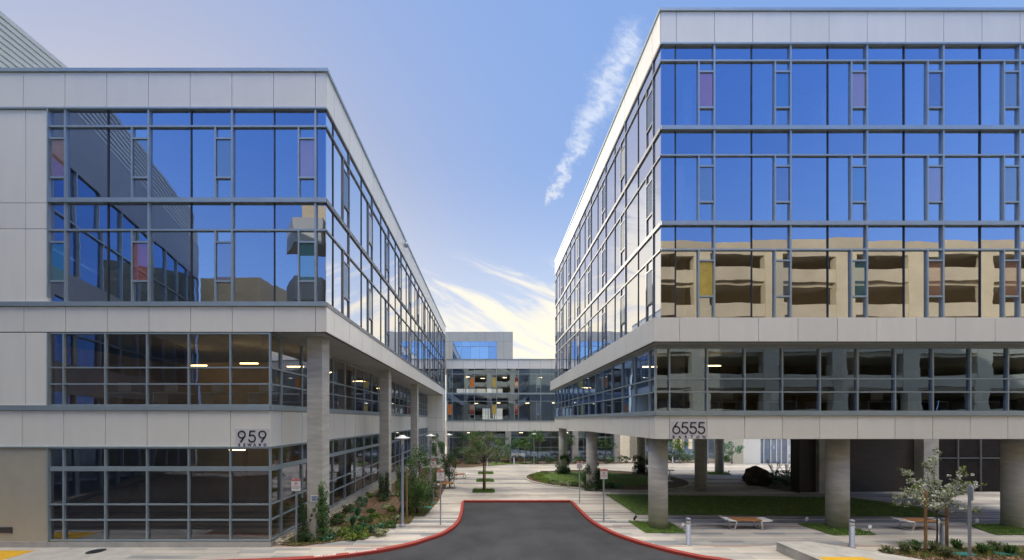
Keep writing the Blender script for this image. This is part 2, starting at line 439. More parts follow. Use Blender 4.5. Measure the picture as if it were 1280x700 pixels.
for f, a, b in ((LF, XEND, XLOW), (LSL, YL, 50)):
    band(LB, 'sill_band', f, a, b, hL(513), hL(507)); band(LB, 'window_head', f, a, b, hL(559.5), hL(558), d1=.06)
jm = MB()
for z0, z1 in ((rowsA[0], rowsA[-1]), (rowsB[0], rowsB[-1])): LF.box(jm, XO-.06, XO, -.1, .05, z0, z1)
LF.box(jm, XO-.05, XO+.0, -.1, .055, hL(377.5)+.17, hL(137)); jm.build('window_jamb', M_alu, LB)
lw = MB(); LF.box(lw, XEND, XO-.07, -.2, .0, hL(677), hL(558.5)); lw.build('ground_floor_wall', M_beige, LB)
vt = MB(); LF.box(vt, -19.5, -18.72, 0.002, .03, hL(666), hL(659)); vt.build('wall_vent', M_dark, LB)
pb = MB(); LF.box(pb, XEND, XLOW+.03, -.3, .03, -.14, hL(677)); LSL.box(pb, YL+.0, 50, -.3, .03, -1.3, hL(677)); pb.build('plinth', M_conc_l, LB)
sf = MB(); sf.box(XLOW-.3, XW-.06, YL+.06, YEND, hL(415)+.01, hL(415)+.12); sf.build('soffit', M_soffit, LB)
ew = MB()
PE = Fac((0, 50.0), (1, 0), (0, -1))
panels(LB, 'end_wall_panels', PE, [XLOW, -7.4, XW], [-1.3, .6, 3.4, 5.3, hL(415)])
panels(LB, 'end_wall_panels', LS, [50.0, 51.3, YEND], [-1.3, .6, 3.4, 5.3, hL(415)])
# shell and interior
sh = MB()
sh.box(XEND, XW-.2, YL+.2, YEND, hL(100)-.3, hL(100)); sh.build('roof_slab', M_slab, LB)
for zz, x1 in ((hL(253.5), XW), (hL(383), XW), (hL(513), XLOW)):
    s_ = MB(); s_.box(XEND+.1, x1-.25, YL+.25, YEND-.1, zz-.55, zz+.12); s_.build('floor_slab', M_slab, LB)
for z0, z1 in ((hL(158)+.03, hL(136)), (hL(287.5)+.03, hL(253.5)-.02)):
    s_ = MB(); LF.box(s_, XO, XW-.2, -.3, -.14, z0, z1); LS.box(s_, YL+.3, YEND, -.3, -.14, z0, z1); s_.build('spandrel_backing', M_spback, LB)
s_ = MB(); s_.box(XEND-.2, XEND, YL, YEND, -1.4, hL(91)); s_.box(XEND, XW-.1, YEND, YEND+.2, -1.4, hL(91)); s_.box(XEND, XO-.1, YL+.18, YL+.35, hL(513), hL(136)); s_.build('rear_walls', M_beige, LB)
s_ = MB(); s_.box(-22, -15.5, 22.5, 48, 0, hL(140)); s_.build('core_walls', M_inner, LB)
s_ = MB(); s_.box(-24, -12.6, 20.5, 20.7, hL(513)+.12, hL(420)); s_.box(-19.0, -18.8, 14.6, 20.5, hL(513)+.12, hL(420)); s_.build('partition', M_inner, LB)
s_ = MB(); s_.box(-28, -11, 23.0, 23.2, -.3, hL(560)); s_.build('partition', M_inner, LB)
s_ = MB()
for (x, y, z) in ((-10.6, 19.6, 7.9), (-12.4, 18.5, 7.9), (-15.6, 19.2, 7.9), (-14.5, 20.6, 3.25), (-10.1, 22.0, 7.9), (-9.8, 27.0, 7.9), (-9.9, 33.0, 7.9)): s_.box(x-.45, x+.45, y-.03, y+.03, z, z+.05)
s_.build('ceiling_lights', M_lampglow, LB)
s_ = MB(); s_.box(-15.2, -15.16, 22.2, 22.48, hL(505), hL(491)); s_.build('orange_panel', M_orange, LB)
for yy in (14.8, 24.63, 34.46):
    c = MB(); c.box(-6.89-.64, -6.89, yy, yy+.67, g(yy)-.4, hL(415)+.02); c.build('column', M_col, LB, bevel=.015)
c = MB(); c.lathe(XW+.18, 26.9, [(.08, 18.0), (.14, 18.05), (.14, 18.3), (.05, 18.35)], 12); c.build('wall_light', M_post, LB, True)
# roof screen of ribbed metal, far left
rs = MB()
for i in range(21):
    z = 18.2+i*.3; rs.box(-23.75, -23.2, 15.6, 44, z, z+.19); rs.box(-23.72, -23.27, 15.63, 43.9, z+.19, z+.3)
rs.box(-40, -23.76, 15.6, 16, 18.2, 24.5)
o = rs.build('roof_screen', M_rib, LB)

# ================================================================== RIGHT BUILDING
sR = .03435; YR = 15.35; XR = 7.37; YRE = 39.7; XRE = 46.0
hR = lambda y: H+(525-y)*sR
sQ = .03486; hQ = lambda y: H+(525-y)*sQ; YQ = 15.58; XQ = 7.25
RB = empty('office_building', (0, 0, 0))
tag(RB, 'tall office building on the right with four glazed storeys raised on round concrete columns', 'building', 'office buildings around the plaza')
RF = Fac((0, YR), (1, 0), (0, -1)); RS = Fac((XR, 0), (0, -1), (-1, 0))
RFL = Fac((0, YQ), (1, 0), (0, -1)); RSL = Fac((XQ, 0), (0, -1), (-1, 0))
T = TINTS
RXE = 31.0
for zs, zt, zp, ti in ((hR(158), hR(76), hR(55.5), [T[0], T[1], T[2], T[3], T[4], T[3], T[2]]),
                       (hR(277), hR(194), hR(163), [T[4], T[3], T[1], T[6], T[4], T[5], T[1]]),
                       (9.36, hR(312), hR(282), [M_yellow_p, T[4], T[5], T[2], T[2], T[1], T[4]])):
    upper_floor(RB, RF, XR+.03, RXE, 9.673, zs, zt, zp, M_glass, ti)
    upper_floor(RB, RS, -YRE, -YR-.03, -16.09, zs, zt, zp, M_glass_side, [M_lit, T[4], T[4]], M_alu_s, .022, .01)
for f, a, b, k in ((RF, XR, RXE, .07), (RS, -YRE, -YR, .02)):
    band(RB, 'floor_band', f, a, b, hR(163), hR(158), d1=k); band(RB, 'floor_band', f, a, b, hR(282), hR(277), d1=k); band(RB, 'head_band', f, a, b, hR(56.5), hR(54.5), d1=k-.01)
cp = MB(); cp.box(XR-.08, RXE, YR-.08, YR+.4, hR(15.5), hR(12)); cp.box(XR-.08, XR+.4, YR+.4, YRE, hR(15.5), hR(12)); cp.build('coping', M_alu, RB)
panels(RB, 'parapet_panels', RF, modrange(9.673-MOD, XR, RXE), [hR(54.5), hR(15.5)], d=.02)
panels(RB, 'parapet_panels', RS, modrange(-16.09, -YRE, -YR), [hR(54.5), hR(15.5)], d=.02)
BF = Fac((0, 14.85), (1, 0), (0, -1)); BS = Fac((6.84, 0), (0, -1), (-1, 0))
panels(RB, 'canopy_band_panels', BF, modrange(11.2, 6.84, RXE), [8.255, 9.27])
panels(RB, 'canopy_band_panels', BS, modrange(-16.1, -39.9, -14.85), [8.255, 9.27])
s_ = MB(); s_.box(6.9, RXE, 14.9, YQ-.02, 8.28, 8.36); s_.box(6.9, XQ-.02, YQ-.02, 39.8, 8.28, 8.36); s_.build('canopy_soffit', M_soffit, RB)
s_ = MB(); s_.box(6.9, RXE, 14.9, YR+.1, 9.2, 9.265); s_.box(6.9, XR+.1, YR+.1, 39.8, 9.2, 9.265); s_.build('ledge', M_alu, RB)
s_ = MB(); s_.box(XQ-.02, RXE, YQ, YQ+.15, hQ(434), 8.275); s_.box(XQ-.0, XQ+.15, YQ+.15, 39.5, hQ(434), 8.275); s_.build('shadow_gap', M_soffit, RB)
rowsR = [hQ(515), hQ(490), hQ(473.5), hQ(434)]
strip_windows(RB, RFL, XQ+.02, RXE, 7.87, rowsR, M_glass_low)
strip_windows(RB, RSL, -39.4, -YQ-.02, -16.14, rowsR, M_glass_low)
for f, a, b in ((RFL, XQ, RXE), (RSL, -39.4, -YQ)): band(RB, 'sill_band', f, a, b, hQ(519.5), hQ(515))
panels(RB, 'spandrel_panels', RFL, modrange(7.87, XQ, RXE), [4.163, hQ(519.5)])
panels(RB, 'spandrel_panels', RSL, modrange(-16.14, -39.4, -YQ), [4.163, hQ(519.5)])
s_ = MB(); s_.box(XQ+.06, RXE, YQ+.06, 39.3, 4.20, 4.5); s_.build('soffit', M_soffit, RB)
s_ = MB(); s_.box(XR+.2, RXE, YR+.2, YRE, hR(20)-.3, hR(20)); s_.build('roof_slab', M_slab, RB)
for zz in (hR(163), hR(282), 9.2):
    s_ = MB(); s_.box(XR+.25, RXE, YR+.25, YRE-.1, zz-.55, zz+.12); s_.build('floor_slab', M_slab, RB)
s_ = MB(); s_.box(XQ+.25, RXE, YQ+.25, 39.2, 4.6, 5.15); s_.build('floor_slab', M_slab, RB)
for z0, z1 in ((hR(76)+.03, hR(55.5)), (hR(194)+.03, hR(163)-.02), (hR(312)+.03, hR(282)-.02)):
    s_ = MB(); RF.box(s_, XR+.2, RXE, -.3, -.14, z0, z1); RS.box(s_, -YRE, -YR-.3, -.3, -.14, z0, z1); s_.build('spandrel_backing', M_spback, RB)
s_ = MB(); s_.box(RXE, RXE+.2, YR, YRE, 4.2, hR(16)); s_.box(XR+.1, RXE, YRE, YRE+.2, 4.2, hR(16)); s_.build('rear_walls', M_beige, RB)
s_ = MB(); s_.box(15.5, 27, 24, 35, 5.15, hR(60)); s_.build('core_walls', M_inner, RB)
s_ = MB(); s_.box(8.6, 15.5, 26, 26.2, 5.15, hQ(434)); s_.box(12, 12.2, 18.6, 26, 5.15, 7.2); s_.build('partition', M_inner_w, RB)
k = 0
for x in (9.0, 17.2, 25.4):
    for y in (17.0, 27.6):
        c = MB(); c.lathe(x, y, [(.3, 5.1), (.3, hR(60))], 16); c.build('interior_column', M_inner_w, RB, True)
s_ = MB()
for (x, y) in ((9.0, 20), (9.3, 28), (9, 33), (12.3, 19.6)): s_.box(x-.4, x+.4, y-.03, y+.03, 7.95, 8.0)
s_.build('ceiling_lights', M_lampglow, RB)
for xi, X in enumerate((7.95, 16.37, 24.75)):
    for yi, Y in enumerate((16.8, 27.6, 38.4)):
        if (xi, yi) == (2, 1): continue
        c = MB(); c.lathe(X, Y, [(.42, g(Y)-.1), (.42, 4.21)], 40); o = c.build('column', M_col, RB)
        for p in o.data.polygons:
            if len(p.vertices) == 4: p.use_smooth = True
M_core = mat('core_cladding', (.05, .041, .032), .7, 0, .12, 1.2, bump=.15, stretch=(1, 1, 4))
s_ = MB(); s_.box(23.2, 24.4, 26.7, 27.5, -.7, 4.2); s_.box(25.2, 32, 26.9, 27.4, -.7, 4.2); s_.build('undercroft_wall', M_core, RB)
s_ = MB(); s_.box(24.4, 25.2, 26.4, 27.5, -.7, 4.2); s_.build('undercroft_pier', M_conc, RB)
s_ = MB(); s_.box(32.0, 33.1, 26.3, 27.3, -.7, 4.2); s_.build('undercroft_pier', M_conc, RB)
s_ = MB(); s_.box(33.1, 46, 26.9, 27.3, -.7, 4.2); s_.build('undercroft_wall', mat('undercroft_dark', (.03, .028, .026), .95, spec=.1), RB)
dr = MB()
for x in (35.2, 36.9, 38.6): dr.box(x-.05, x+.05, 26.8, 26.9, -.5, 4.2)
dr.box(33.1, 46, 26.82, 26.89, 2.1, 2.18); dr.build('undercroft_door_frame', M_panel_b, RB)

# ================================================================== CONNECTING BUILDING at the far end
sC = .1184; YC = 52.9
hC = lambda y: H+(525-y)*sC
CB = empty('office_building'); tag(CB, 'low office building closing the far end of the plaza with lit rooms behind glass', 'building', 'office buildings around the plaza')
CF = Fac((0, YC), (1, 0), (0, -1)); XC0, XC1 = -6.3, 19.5
upper_floor(CB, CF, XC0, XC1, -5.41, hC(491), hC(467.5), hC(461), M_glass_far, [T[5], M_orange, M_yellow_p, T[0], T[5], M_orange, M_yellow_p])
upper_floor(CB, CF, XC0, XC1, -5.41, hC(525.5), hC(501.5), hC(493), M_glass_far, [M_orange, T[0], M_yellow_p, T[0], T[3], T[5], T[0]])
for y0, y1 in ((493, 491), (526.5, 525.5)): band(CB, 'floor_band', CF, XC0, XC1, hC(y0), hC(y1))
panels(CB, 'parapet_panels', CF, modrange(-5.41, XC0, XC1), [hC(461), hC(449.5)])
panels(CB, 'spandrel_panels', CF, modrange(-5.41, XC0, XC1), [hC(539), hC(526.5)])
cp = MB(); cp.box(XC0, XC1, YC-.1, YC+.4, hC(449.5), hC(448.7)); cp.build('coping', M_alu, CB)
GF = Fac((0, YC+.8), (1, 0), (0, -1))
strip_windows(CB, GF, XC0, XC1-1, -5.41, [-.9, .2, .9, 2.4, hC(539)], M_glass_far, bars={3: .1})
for x in (2.45, 12.4, 18.6):
    c = MB(); c.box(x, x+.85, YC+.02, YC+.78, -1.4, hC(539)+.03); c.build('column', M_conc_l, CB)
s_ = MB(); s_.box(XC0, XC1, YC+.1, 68, hC(539)+.04, hC(539)+.5); s_.build('floor_slab', M_slab, CB)
s_ = MB(); s_.box(XC0, XC1, YC+.25, 68, hC(493)-.35, hC(492)); s_.build('floor_slab', M_slab, CB)
s_ = MB(); s_.box(XC0, XC1, YC+.2, 68, hC(456), hC(452)); s_.build('roof_slab', M_slab, CB)
s_ = MB()                                            # rear wall with window openings
Z = [hC(539)+.5, 5.1, 7.2, 8.5, 10.1, 10.95, hC(456)]
s_.box(XC0, XC1, 68, 68.2, -1.4, Z[1]); s_.box(XC0, XC1, 68, 68.2, Z[2], Z[4]); s_.box(XC0, XC1, 68, 68.2, Z[5], Z[6])
s_.box(XC0, -1.2, 68, 68.2, Z[1], Z[2]); s_.box(2.6, XC1, 68, 68.2, Z[1], Z[2]); s_.box(2.6, XC1, 68, 68.2, Z[4], Z[5])
for x in (-4.5, -2.5, -.5, 1.5): s_.box(x, x+.15, 68, 68.2, Z[4], Z[5])
for x in (-.2, 1.0): s_.box(x, x+.15, 68, 68.2, Z[1], Z[2])
s_.box(XC1-.2, XC1, YC+.3, 68, -1.4, hC(455)); s_.box(XC0, XC0+.2, YC+.3, 68, -1.4, hC(455)); s_.build('rear_wall', M_inner_w, CB)
s_ = MB(); s_.box(5.0, 8.5, 58, 60, hC(525), hC(501)); s_.box(-6, 0, 57.5, 57.7, -1, 3.2); s_.box(6, 17, 58.5, 58.7, -1, 3.2); s_.build('core_walls', M_inner_w, CB)
s_ = MB()
for (x, y, z) in ((-3.2, 55, 11.6), (-1, 57, 11.6), (2.5, 56, 11.6), (8, 56, 11.6), (10, 55, 7.6), (6, 55.6, 7.6), (-2, 57, 7.6), (1.5, 55, 7.6), (14, 57, 11.6), (-3, 55.5, 3.0), (5, 55.5, 3.0), (12, 55.5, 3.0)):
    s_.box(x-.3, x+.3, y-.05, y+.05, z, z+.05)
s_.build('ceiling_lights', M_lampglow, CB)
s_ = MB(); s_.box(.2, .7, 59, 59.1, 5.2, 7.0); s_.build('orange_panel', M_orange, CB)
s_ = MB(); s_.box(3.0, 3.4, 57, 57.1, 5.2, 6.9); s_.build('blue_panel', T[1], CB)
s_ = MB(); CF.box(s_, XC0, XC1, -.3, -.14, hC(467), hC(461)); CF.box(s_, XC0, XC1, -.3, -.14, hC(501), hC(493)); s_.build('spandrel_backing', M_spback, CB)
# rooftop block
PB = empty('rooftop_block'); tag(PB, 'grey green rooftop block with a wide blue window above the far building', 'building')
PF = Fac((0, 57.9), (1, 0), (0, -1))
pu = [-16.7+1.47*i for i in range(15)]; pu = [min(p, 3.9) for p in pu if p < 3.9]+[3.9]
M_pent = mat('rooftop_panel', (.50, .49, .42), .6, 0, .04, .5, island=.03)
for a in (('upper', pu, [17.72, 19.3]),): panels(PB, 'wall_panels', PF, a[1], a[2], M_pent)
panels(PB, 'wall_panels', PF, [p for p in pu if p < -5.9]+[-5.84], [13.9, 17.72], M_pent); panels(PB, 'wall_panels', PF, [1.3, 2.4, 3.9], [13.9, 17.72], M_pent)
s_ = MB(); s_.box(-16.7, 3.9, 58.1, 66, 13.3, 19.25); s_.build('block_body', M_pent, PB)
gl = MB(); fr = MB()
e = [-5.84, -4.4, -2.95, -1.5, -.1, 1.3]
for a, b in zip(e, e[1:]):
    PF.pane(gl, a, b, 13.9, 16.9); PF.pane(gl, a, b, 16.9, 17.72); PF.box(fr, b-.03, b+.03, -.06, .03, 13.9, 17.72)
PF.box(fr, -5.84, 1.3, -.06, .035, 16.87, 16.93)
M_glass_op = mat('opaque_blue_glass', (.05, .12, .3), .03, .0, spec=1.0); 
w = gl.build('window', glass('glass_roof', (.2, .3, .5), (.75, .87, 1), .6), PB); fr.build('frame', M_alu, w)
s_ = MB(); s_.box(-5.9, 1.4, 58.05, 58.09, 13.9, 17.75); s_.build('window_backing', M_spback, PB)

# things inside, just behind the glass
s_ = MB()
for (xx, zz, hh) in ((8.7, 17.65, 2.3), (12.55, 17.65, 1.1), (14.7, 17.65, 1.8), (15.75, 17.65, 1.9), (19.2, 17.65, 1.2), (21.9, 17.65, 1.0), (8.75, 13.6, 1.7), (12.6, 13.6, 2.4), (18.9, 13.6, 2.2), (24.2, 17.65, 1.3)):
    s_.box(xx, xx+.28, YR+.45, YR+.75, zz, zz+hh)
s_.build('window_posts', mat('bright_post', (.85, .84, .8), .6), RB)
s_ = MB()
for i in range(9):
    x = 8.4+i*2.4; s_.box(x, x+1.5, 17.0, 17.7, 5.85, 5.9); s_.box(x+.05, x+.1, 17.0, 17.7, 5.15, 5.85); s_.box(x+1.4, x+1.45, 17.0, 17.7, 5.15, 5.85); s_.box(x+.4, x+.95, 17.2, 17.25, 5.98, 6.32)
s_.build('desks', M_inner_w, RB)
s_ = MB()
for i in range(4):
    x = -17+i*2.1; s_.box(x, x+1.4, 15.8, 16.5, hL(513)+.8, hL(513)+.85); s_.box(x+.4, x+.95, 16.0, 16.05, hL(513)+.9, hL(513)+1.3); s_.box(x+.05, x+.1, 15.8, 16.5, hL(513)+.12, hL(513)+.8)
s_.build('desks', M_inner_w, LB)
# right rear building and entrance pavilion seen under the right building
NB = empty('office_building'); tag(NB, 'glazed building glimpsed between the round columns behind far shrubs', 'building', 'office buildings around the plaza')
NF = Fac((0, 56), (1, 0), (0, -1))
strip_windows(NB, NF, 24.6, 44, 25.5, [-1.0, .3, 1.5, 3.4, 5.0], M_glass_far, thick=.06)
panels(NB, 'spandrel_panels', NF, modrange(25.5, 24.6, 44), [5.0, 6.6])
strip_windows(NB, NF, 24.6, 44, 25.5, [6.6, 8.0, 9.6], M_glass_far, thick=.06)
panels(NB, 'parapet_panels', NF, modrange(25.5, 24.6, 44), [9.6, 11])
s_ = MB(); s_.box(24.4, 24.6, 56, 70, -1.5, 11); s_.box(44, 44.2, 56, 70, -1.5, 11); s_.box(24.4, 44, 69, 69.2, -1.5, 2.0); s_.box(24.6, 44, 56.2, 69, 10.6, 10.9); s_.box(24.6, 44, 56.2, 69, 5.2, 5.6); s_.build('walls', M_conc_l, NB)
s_ = MB(); s_.box(23.75, 24.39, 55.9, 56.6, -1.5, 5.6); s_.build('column', M_conc_l, NB)
s_ = MB()
for x in (30.5, 31.6, 33): s_.box(x, x+.6, 59, 59.1, .2, 3.6)
s_.build('glowing_room_panels', mat('warm_glow_panel', (.8, .6, .35), .6, emis=(1, .72, .35, .9)), NB)  # glow put into the panels stands in for warm room light
PV = empty('entrance_pavilion'); tag(PV, 'white entrance block with glass doors under the raised right building', 'building')
s_ = MB(); s_.box(35.6, 38.0, 50, 56, -1.4, 4.4); s_.build('white_wall', M_panel, PV)
VF = Fac((0, 51.0), (1, 0), (0, -1))
gl = MB(); fr = MB()
e = [38.05, 39.2, 40.2, 41.0, 41.7, 42.6, 43.5, 44.6]
for a, b in zip(e, e[1:]): VF.pane(gl, a, b, -1.2, 3.1); VF.pane(gl, a, b, 3.2, 4.3); VF.box(fr, b-.06, b+.06, -.06, .05, -1.25, 4.3)
VF.box(fr, 38.05, 44.6, -.06, .052, 2.9, 3.1)
w = gl.build('glass_front', M_glass_low, PV); fr.build('frame', M_white, w)
s_ = MB(); s_.box(38.05, 46, 55, 55.2, -1.3, 4.3); s_.box(38.05, 46, 51.1, 55.2, 4.3, 4.5); s_.build('back_wall', mat('warm_wood', (.36, .22, .11), .6), PV)
s_ = MB(); VF.box(s_, 40.35, 40.8, .055, .08, .75, 1.35); s_.build('blue_notice', T[1], PV)

# ================================================================== what stands across the street (seen in the glass)
GA = empty('parking_garage'); tag(GA, 'cream concrete parking garage across the street mirrored in the right facade', 'parking garage')
YG = -6.0
floors = [1.2, 4.9, 8.55, 12.2, 15.85, 19.5]
s_ = MB()
for i, z in enumerate(floors[1:]): s_.box(-15.5, 75, YG-.35, YG, z-.2, z+1.15)
s_.box(-15.5, 75, YG-.4, YG+.02, 22.0, 23.5); s_.box(-15.5, 75, YG-.35, YG, -.2, .9)
s_.build('spandrel_walls', M_tan, GA)
s_ = MB(); x = -15.5
while x < 75: s_.box(x, x+1.6, YG-.6, YG+.06, -.2, 22.0); x += 7.35
s_.build('piers', M_tan, GA)
s_ = MB()
for z in floors: s_.box(-15.4, 74.9, YG-22, YG-.4, z-.55, z-.2)
s_.box(-15.4, 74.9, YG-22, YG-.4, 22.2, 22.6); s_.build('decks', M_tan, GA)
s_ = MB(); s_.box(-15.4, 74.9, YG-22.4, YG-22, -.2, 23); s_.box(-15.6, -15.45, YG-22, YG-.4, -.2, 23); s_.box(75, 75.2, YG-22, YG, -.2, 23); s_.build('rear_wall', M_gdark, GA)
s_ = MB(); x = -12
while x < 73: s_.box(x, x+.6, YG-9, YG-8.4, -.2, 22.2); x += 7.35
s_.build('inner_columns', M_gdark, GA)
s_ = MB(); s_.box(-17.6, -13.6, YG-5, YG+.1, 23.51, 25.3); s_.build('stair_tower', M_tan, GA)
s_ = MB()
for z in (21.6, 16.2): s_.prism([(-20.4, YG-2), (-15.62, YG-2), (-15.62, YG+.7), (-18.2, YG+.7)], z, z+2.2)
s_.build('balconies', M_annex, GA)
AX = empty('metal_clad_building', (0, 0, 0)); tag(AX, 'dark glass and ribbed metal building across the street mirrored in the left facade', 'building')
a0, a1 = Vector((-24.2, 9.5)), Vector((-31.6, -10.4)); du = (a0-a1).normalized(); nn = Vector((du.y, -du.x))
AF = Fac(a1, (du.x, du.y), (nn.x, nn.y)); LA = (a0-a1).length
s_ = MB()
for i in range(9):
    z = 24.0+i*.35; AF.box(s_, 0, LA, -.35, .02, z, z+.22); AF.box(s_, .03, LA-.03, -.35, -.05, z+.22, z+.35)
s_.build('ribbed_screen', M_rib, AX)
s_ = MB(); AF.box(s_, 0, LA, -9, -.36, 20.2, 27.1); AF.box(s_, 0, LA, -.34, .03, 20.2, 23.95); AF.box(s_, 0, LA, -.3, .03, 12.2, 13.8); AF.box(s_, 0, LA, -.3, .03, 6.6, 8.4); AF.box(s_, 0, LA, -9, -8.8, -.2, 20); AF.box(s_, 0, .3, -9, -.3, -.2, 20.1)
s_.build('metal_walls', M_annex, AX)
s_ = MB(); gl = MB(); u = 0
for z0, z1 in ((13.8, 20.2), (8.4, 12.2), (.3, 6.6)):
    u = 0
    while u < LA-.1:
        AF.pane(gl, u, min(u+2.2, LA), z0, z1, -.1); AF.box(s_, u-.05, u+.05, -.12, .04, z0, z1); u += 2.2
    AF.box(s_, 0, LA, -.12, .03, (z0+z1)/2-.05, (z0+z1)/2+.05)
o = gl.build('windows', M_glass_low, AX); s_.build('frame', M_alu, o)
s_ = MB()
for z in (.1, 7.5, 13): AF.box(s_, .3, LA, -8.7, -.35, z-.3, z)
s_.build('floor_slabs', M_slab, AX)
s_ = MB(); s_.box(-31.5, -24.6, -16, -10.6, -.2, 20.5); o = s_.build('stair_block', M_tan, AX)

# ================================================================== GROUND
gm = ground_sheet('ground', [(-1500, -1500), (1500, -1500), (1500, 2500), (-1500, 2500)], -.22, M_soil2)
st = ground_sheet('street', [(-120, -4.0), (120, -4.0), (120, 12.05), (-120, 12.05)], -.13, M_street)
fw = MB(); fw.box(-120, 120, -5.9, -4.0, -.2, .0); tag(fw.build('far_pavement', M_conc_l), kind='structure')
# driveway outline (inner edge of the red kerb)
def smooth(pts, n=6):
    out = []
    P = [Vector(p) for p in pts]
    for i in range(len(P)-1):
        p0 = P[max(i-1, 0)]; p1 = P[i]; p2 = P[i+1]; p3 = P[min(i+2, len(P)-1)]
        for k in range(n):
            t = k/n
            out.append(.5*((2*p1)+(-p0+p2)*t+(2*p0-5*p1+4*p2-p3)*t*t+(-p0+3*p1-3*p2+p3)*t**3))
    out.append(P[-1]); return out
YT = 23.4
left = smooth([gp(580, 626), gp(578, 642), gp(572, 654), gp(557, 665), gp(532, 674), gp(511, 680), gp(470, 688), gp(420, 694.5), gp(377, 698), gp(320, 700.5), (-9.9, 12.6), (-12.5, 12.4)])
right = smooth([gp(713, 626), gp(727, 641), gp(743, 654), gp(774, 669), gp(820, 683), gp(871, 694.5), gp(900, 699), (9.4, 12.3), (11.3, 12.1)])
left = [Vector((p[0], p[1])) for p in left]; right = [Vector((p[0], p[1])) for p in right]
left[0].y = YT; right[0].y = YT
path = list(reversed(left))+right
kw = .17
def offset(path, d):
    out = []
    for i, p in enumerate(path):
        t = (path[min(i+1, len(path)-1)]-path[max(i-1, 0)]).normalized()
        out.append(p+Vector((-t.y, t.x))*d)
    return out
outer = offset(path, kw)                                 # away from the road
road = [(p.x, p.y) for p in path]
ground_sheet('driveway', road+[(11.3, 12.05), (-12.5, 12.05)], -.125, M_asph)
kb = MB(); n = len(path)
for i in range(n):
    a, b = path[i], outer[i]; e1 = a+(b-a)*.2
    zb = g(a.y)
    kb.v += [(a.x, a.y, zb-.2), (a.x, a.y, zb-.012), (e1.x, e1.y, zb+.012), (b.x, b.y, zb+.012), (b.x, b.y, zb-.2)]
for i in range(n-1):
    for k in range(4): kb.f.append((i*5+k, i*5+5+k, i*5+6+k, i*5+1+k))
kb.f += [(0, 1, 2, 3, 4), tuple((n-1)*5+k for k in (4, 3, 2, 1, 0))]
tag(kb.build('kerb', M_red), kind='structure')
# plaza paving: everything except the driveway
pl = [(p.x, p.y) for p in outer]
plaza = [(-90, 12.1), (-12.5, 12.1)]+pl+[(11.3, 12.1), (90, 12.1), (90, 62), (-90, 62)]
ground_sheet('plaza_paving', plaza, 0, M_pave)
ke = MB(); ke.box(-90, -12.5, 11.93, 12.098, -.2, .0); ke.box(11.3, 90, 11.93, 12.098, -.2, 0); tag(ke.build('street_kerb', M_conc_l), kind='structure')
ground_sheet('corner_apron', [(-30, 12.12), (-13.2, 12.12), gp(190, 686), gp(128, 684.2), gp(44, 688.2), (-30, 13.9)], .004, M_conc_l)
ty = MB(); ty.box(-22, -17.35, 12.3, 13.67, .0, .012)
for i in range(46):
    for j in range(13): ty.lathe(-21.95+i*.1, 12.35+j*.1, [(.022, .012), (.015, .02)], 6)
tag(ty.build('tactile_paving', M_yel), 'yellow tactile paving slab on the corner ramp at lower left', 'tactile paving')
# raised concrete slab at lower right
rp = MB(); rp.prism([(10.98, 13.67), (12.3, 13.67), (14.4, 11.9), (14.4, 11.2), (10.98, 11.2)], -.2, .35)
tag(rp.build('concrete_ramp_wall', M_conc_l, bevel=.02), 'low raised concrete ramp slab at the lower right beside the planting bed', 'ramp')
rt = MB(); rt.prism([(11.15, 12.1), (12.6, 12.1), (12.9, 11.8), (12.9, 11.3), (11.15, 11.3)], .352, .365)
tag(rt.build('tactile_paving', M_yel), 'yellow tactile paving strip on top of the raised concrete slab', 'tactile paving')
mh = MB(); cx, cy = gp(120, 689.3)
mh.lathe(cx, cy, [(.28, .001), (.28, .012), (.25, .014), (.25, .008)], 24); tag(mh.build('manhole_cover', M_iron), 'dark round manhole cover in the pavement below the left windows', 'manhole cover')

def turf(name, poly, label, cat='lawn', h=.03, m=M_turf, kind='structure'):
    o = ground_sheet(name, poly, h, m, None)
    tag(o, kind=kind); return o
# grass blades in big masses
def blades(name, poly, n, hmin, hmax, m, w=.012, z=0.0, kind='stuff', label=None):
    xs = [p[0] for p in poly]; ys = [p[1] for p in poly]; mb = MB()
    def inside(x, y):
        c = False; j = len(poly)-1
        for i in range(len(poly)):
            if (poly[i][1] > y) != (poly[j][1] > y) and x < (poly[j][0]-poly[i][0])*(y-poly[i][1])/(poly[j][1]-poly[i][1])+poly[i][0]: c = not c
            j = i
        return c
    k = 0; tries = 0
    while k < n and tries < n*6:
        tries += 1
        x = R.uniform(min(xs), max(xs)); y = R.uniform(min(ys), max(ys))
        if not inside(x, y): continue
        k += 1; a = R.uniform(0, 6.28); h = R.uniform(hmin, hmax); zz = g(y)+z
        dx, dy = math.cos(a)*w, math.sin(a)*w; lx, ly = R.uniform(-.5, .5)*h, R.uniform(-.5, .5)*h
        mb.face([(x-dx, y-dy, zz), (x+dx, y+dy, zz), (x+lx, y+ly, zz+h)])
    o = mb.build(name, m); tag(o, label, None, None, kind); return o
M_blade = mat('grass_blade', (.17, .29, .06), .6, 0, .2, 3, island=.45, trans=.25)
lawn = [gp(757, 618.5), gp(795, 643.5), gp(1184, 646.5), gp(1150, 634), gp(1063, 622.5)]
turf('lawn', lawn, ''); blades('grass', lawn, 26000, .03, .07, M_blade, z=.03)
tag(COL.objects['grass'], 'short green lawn grass between the paving and the undercroft', 'grass')
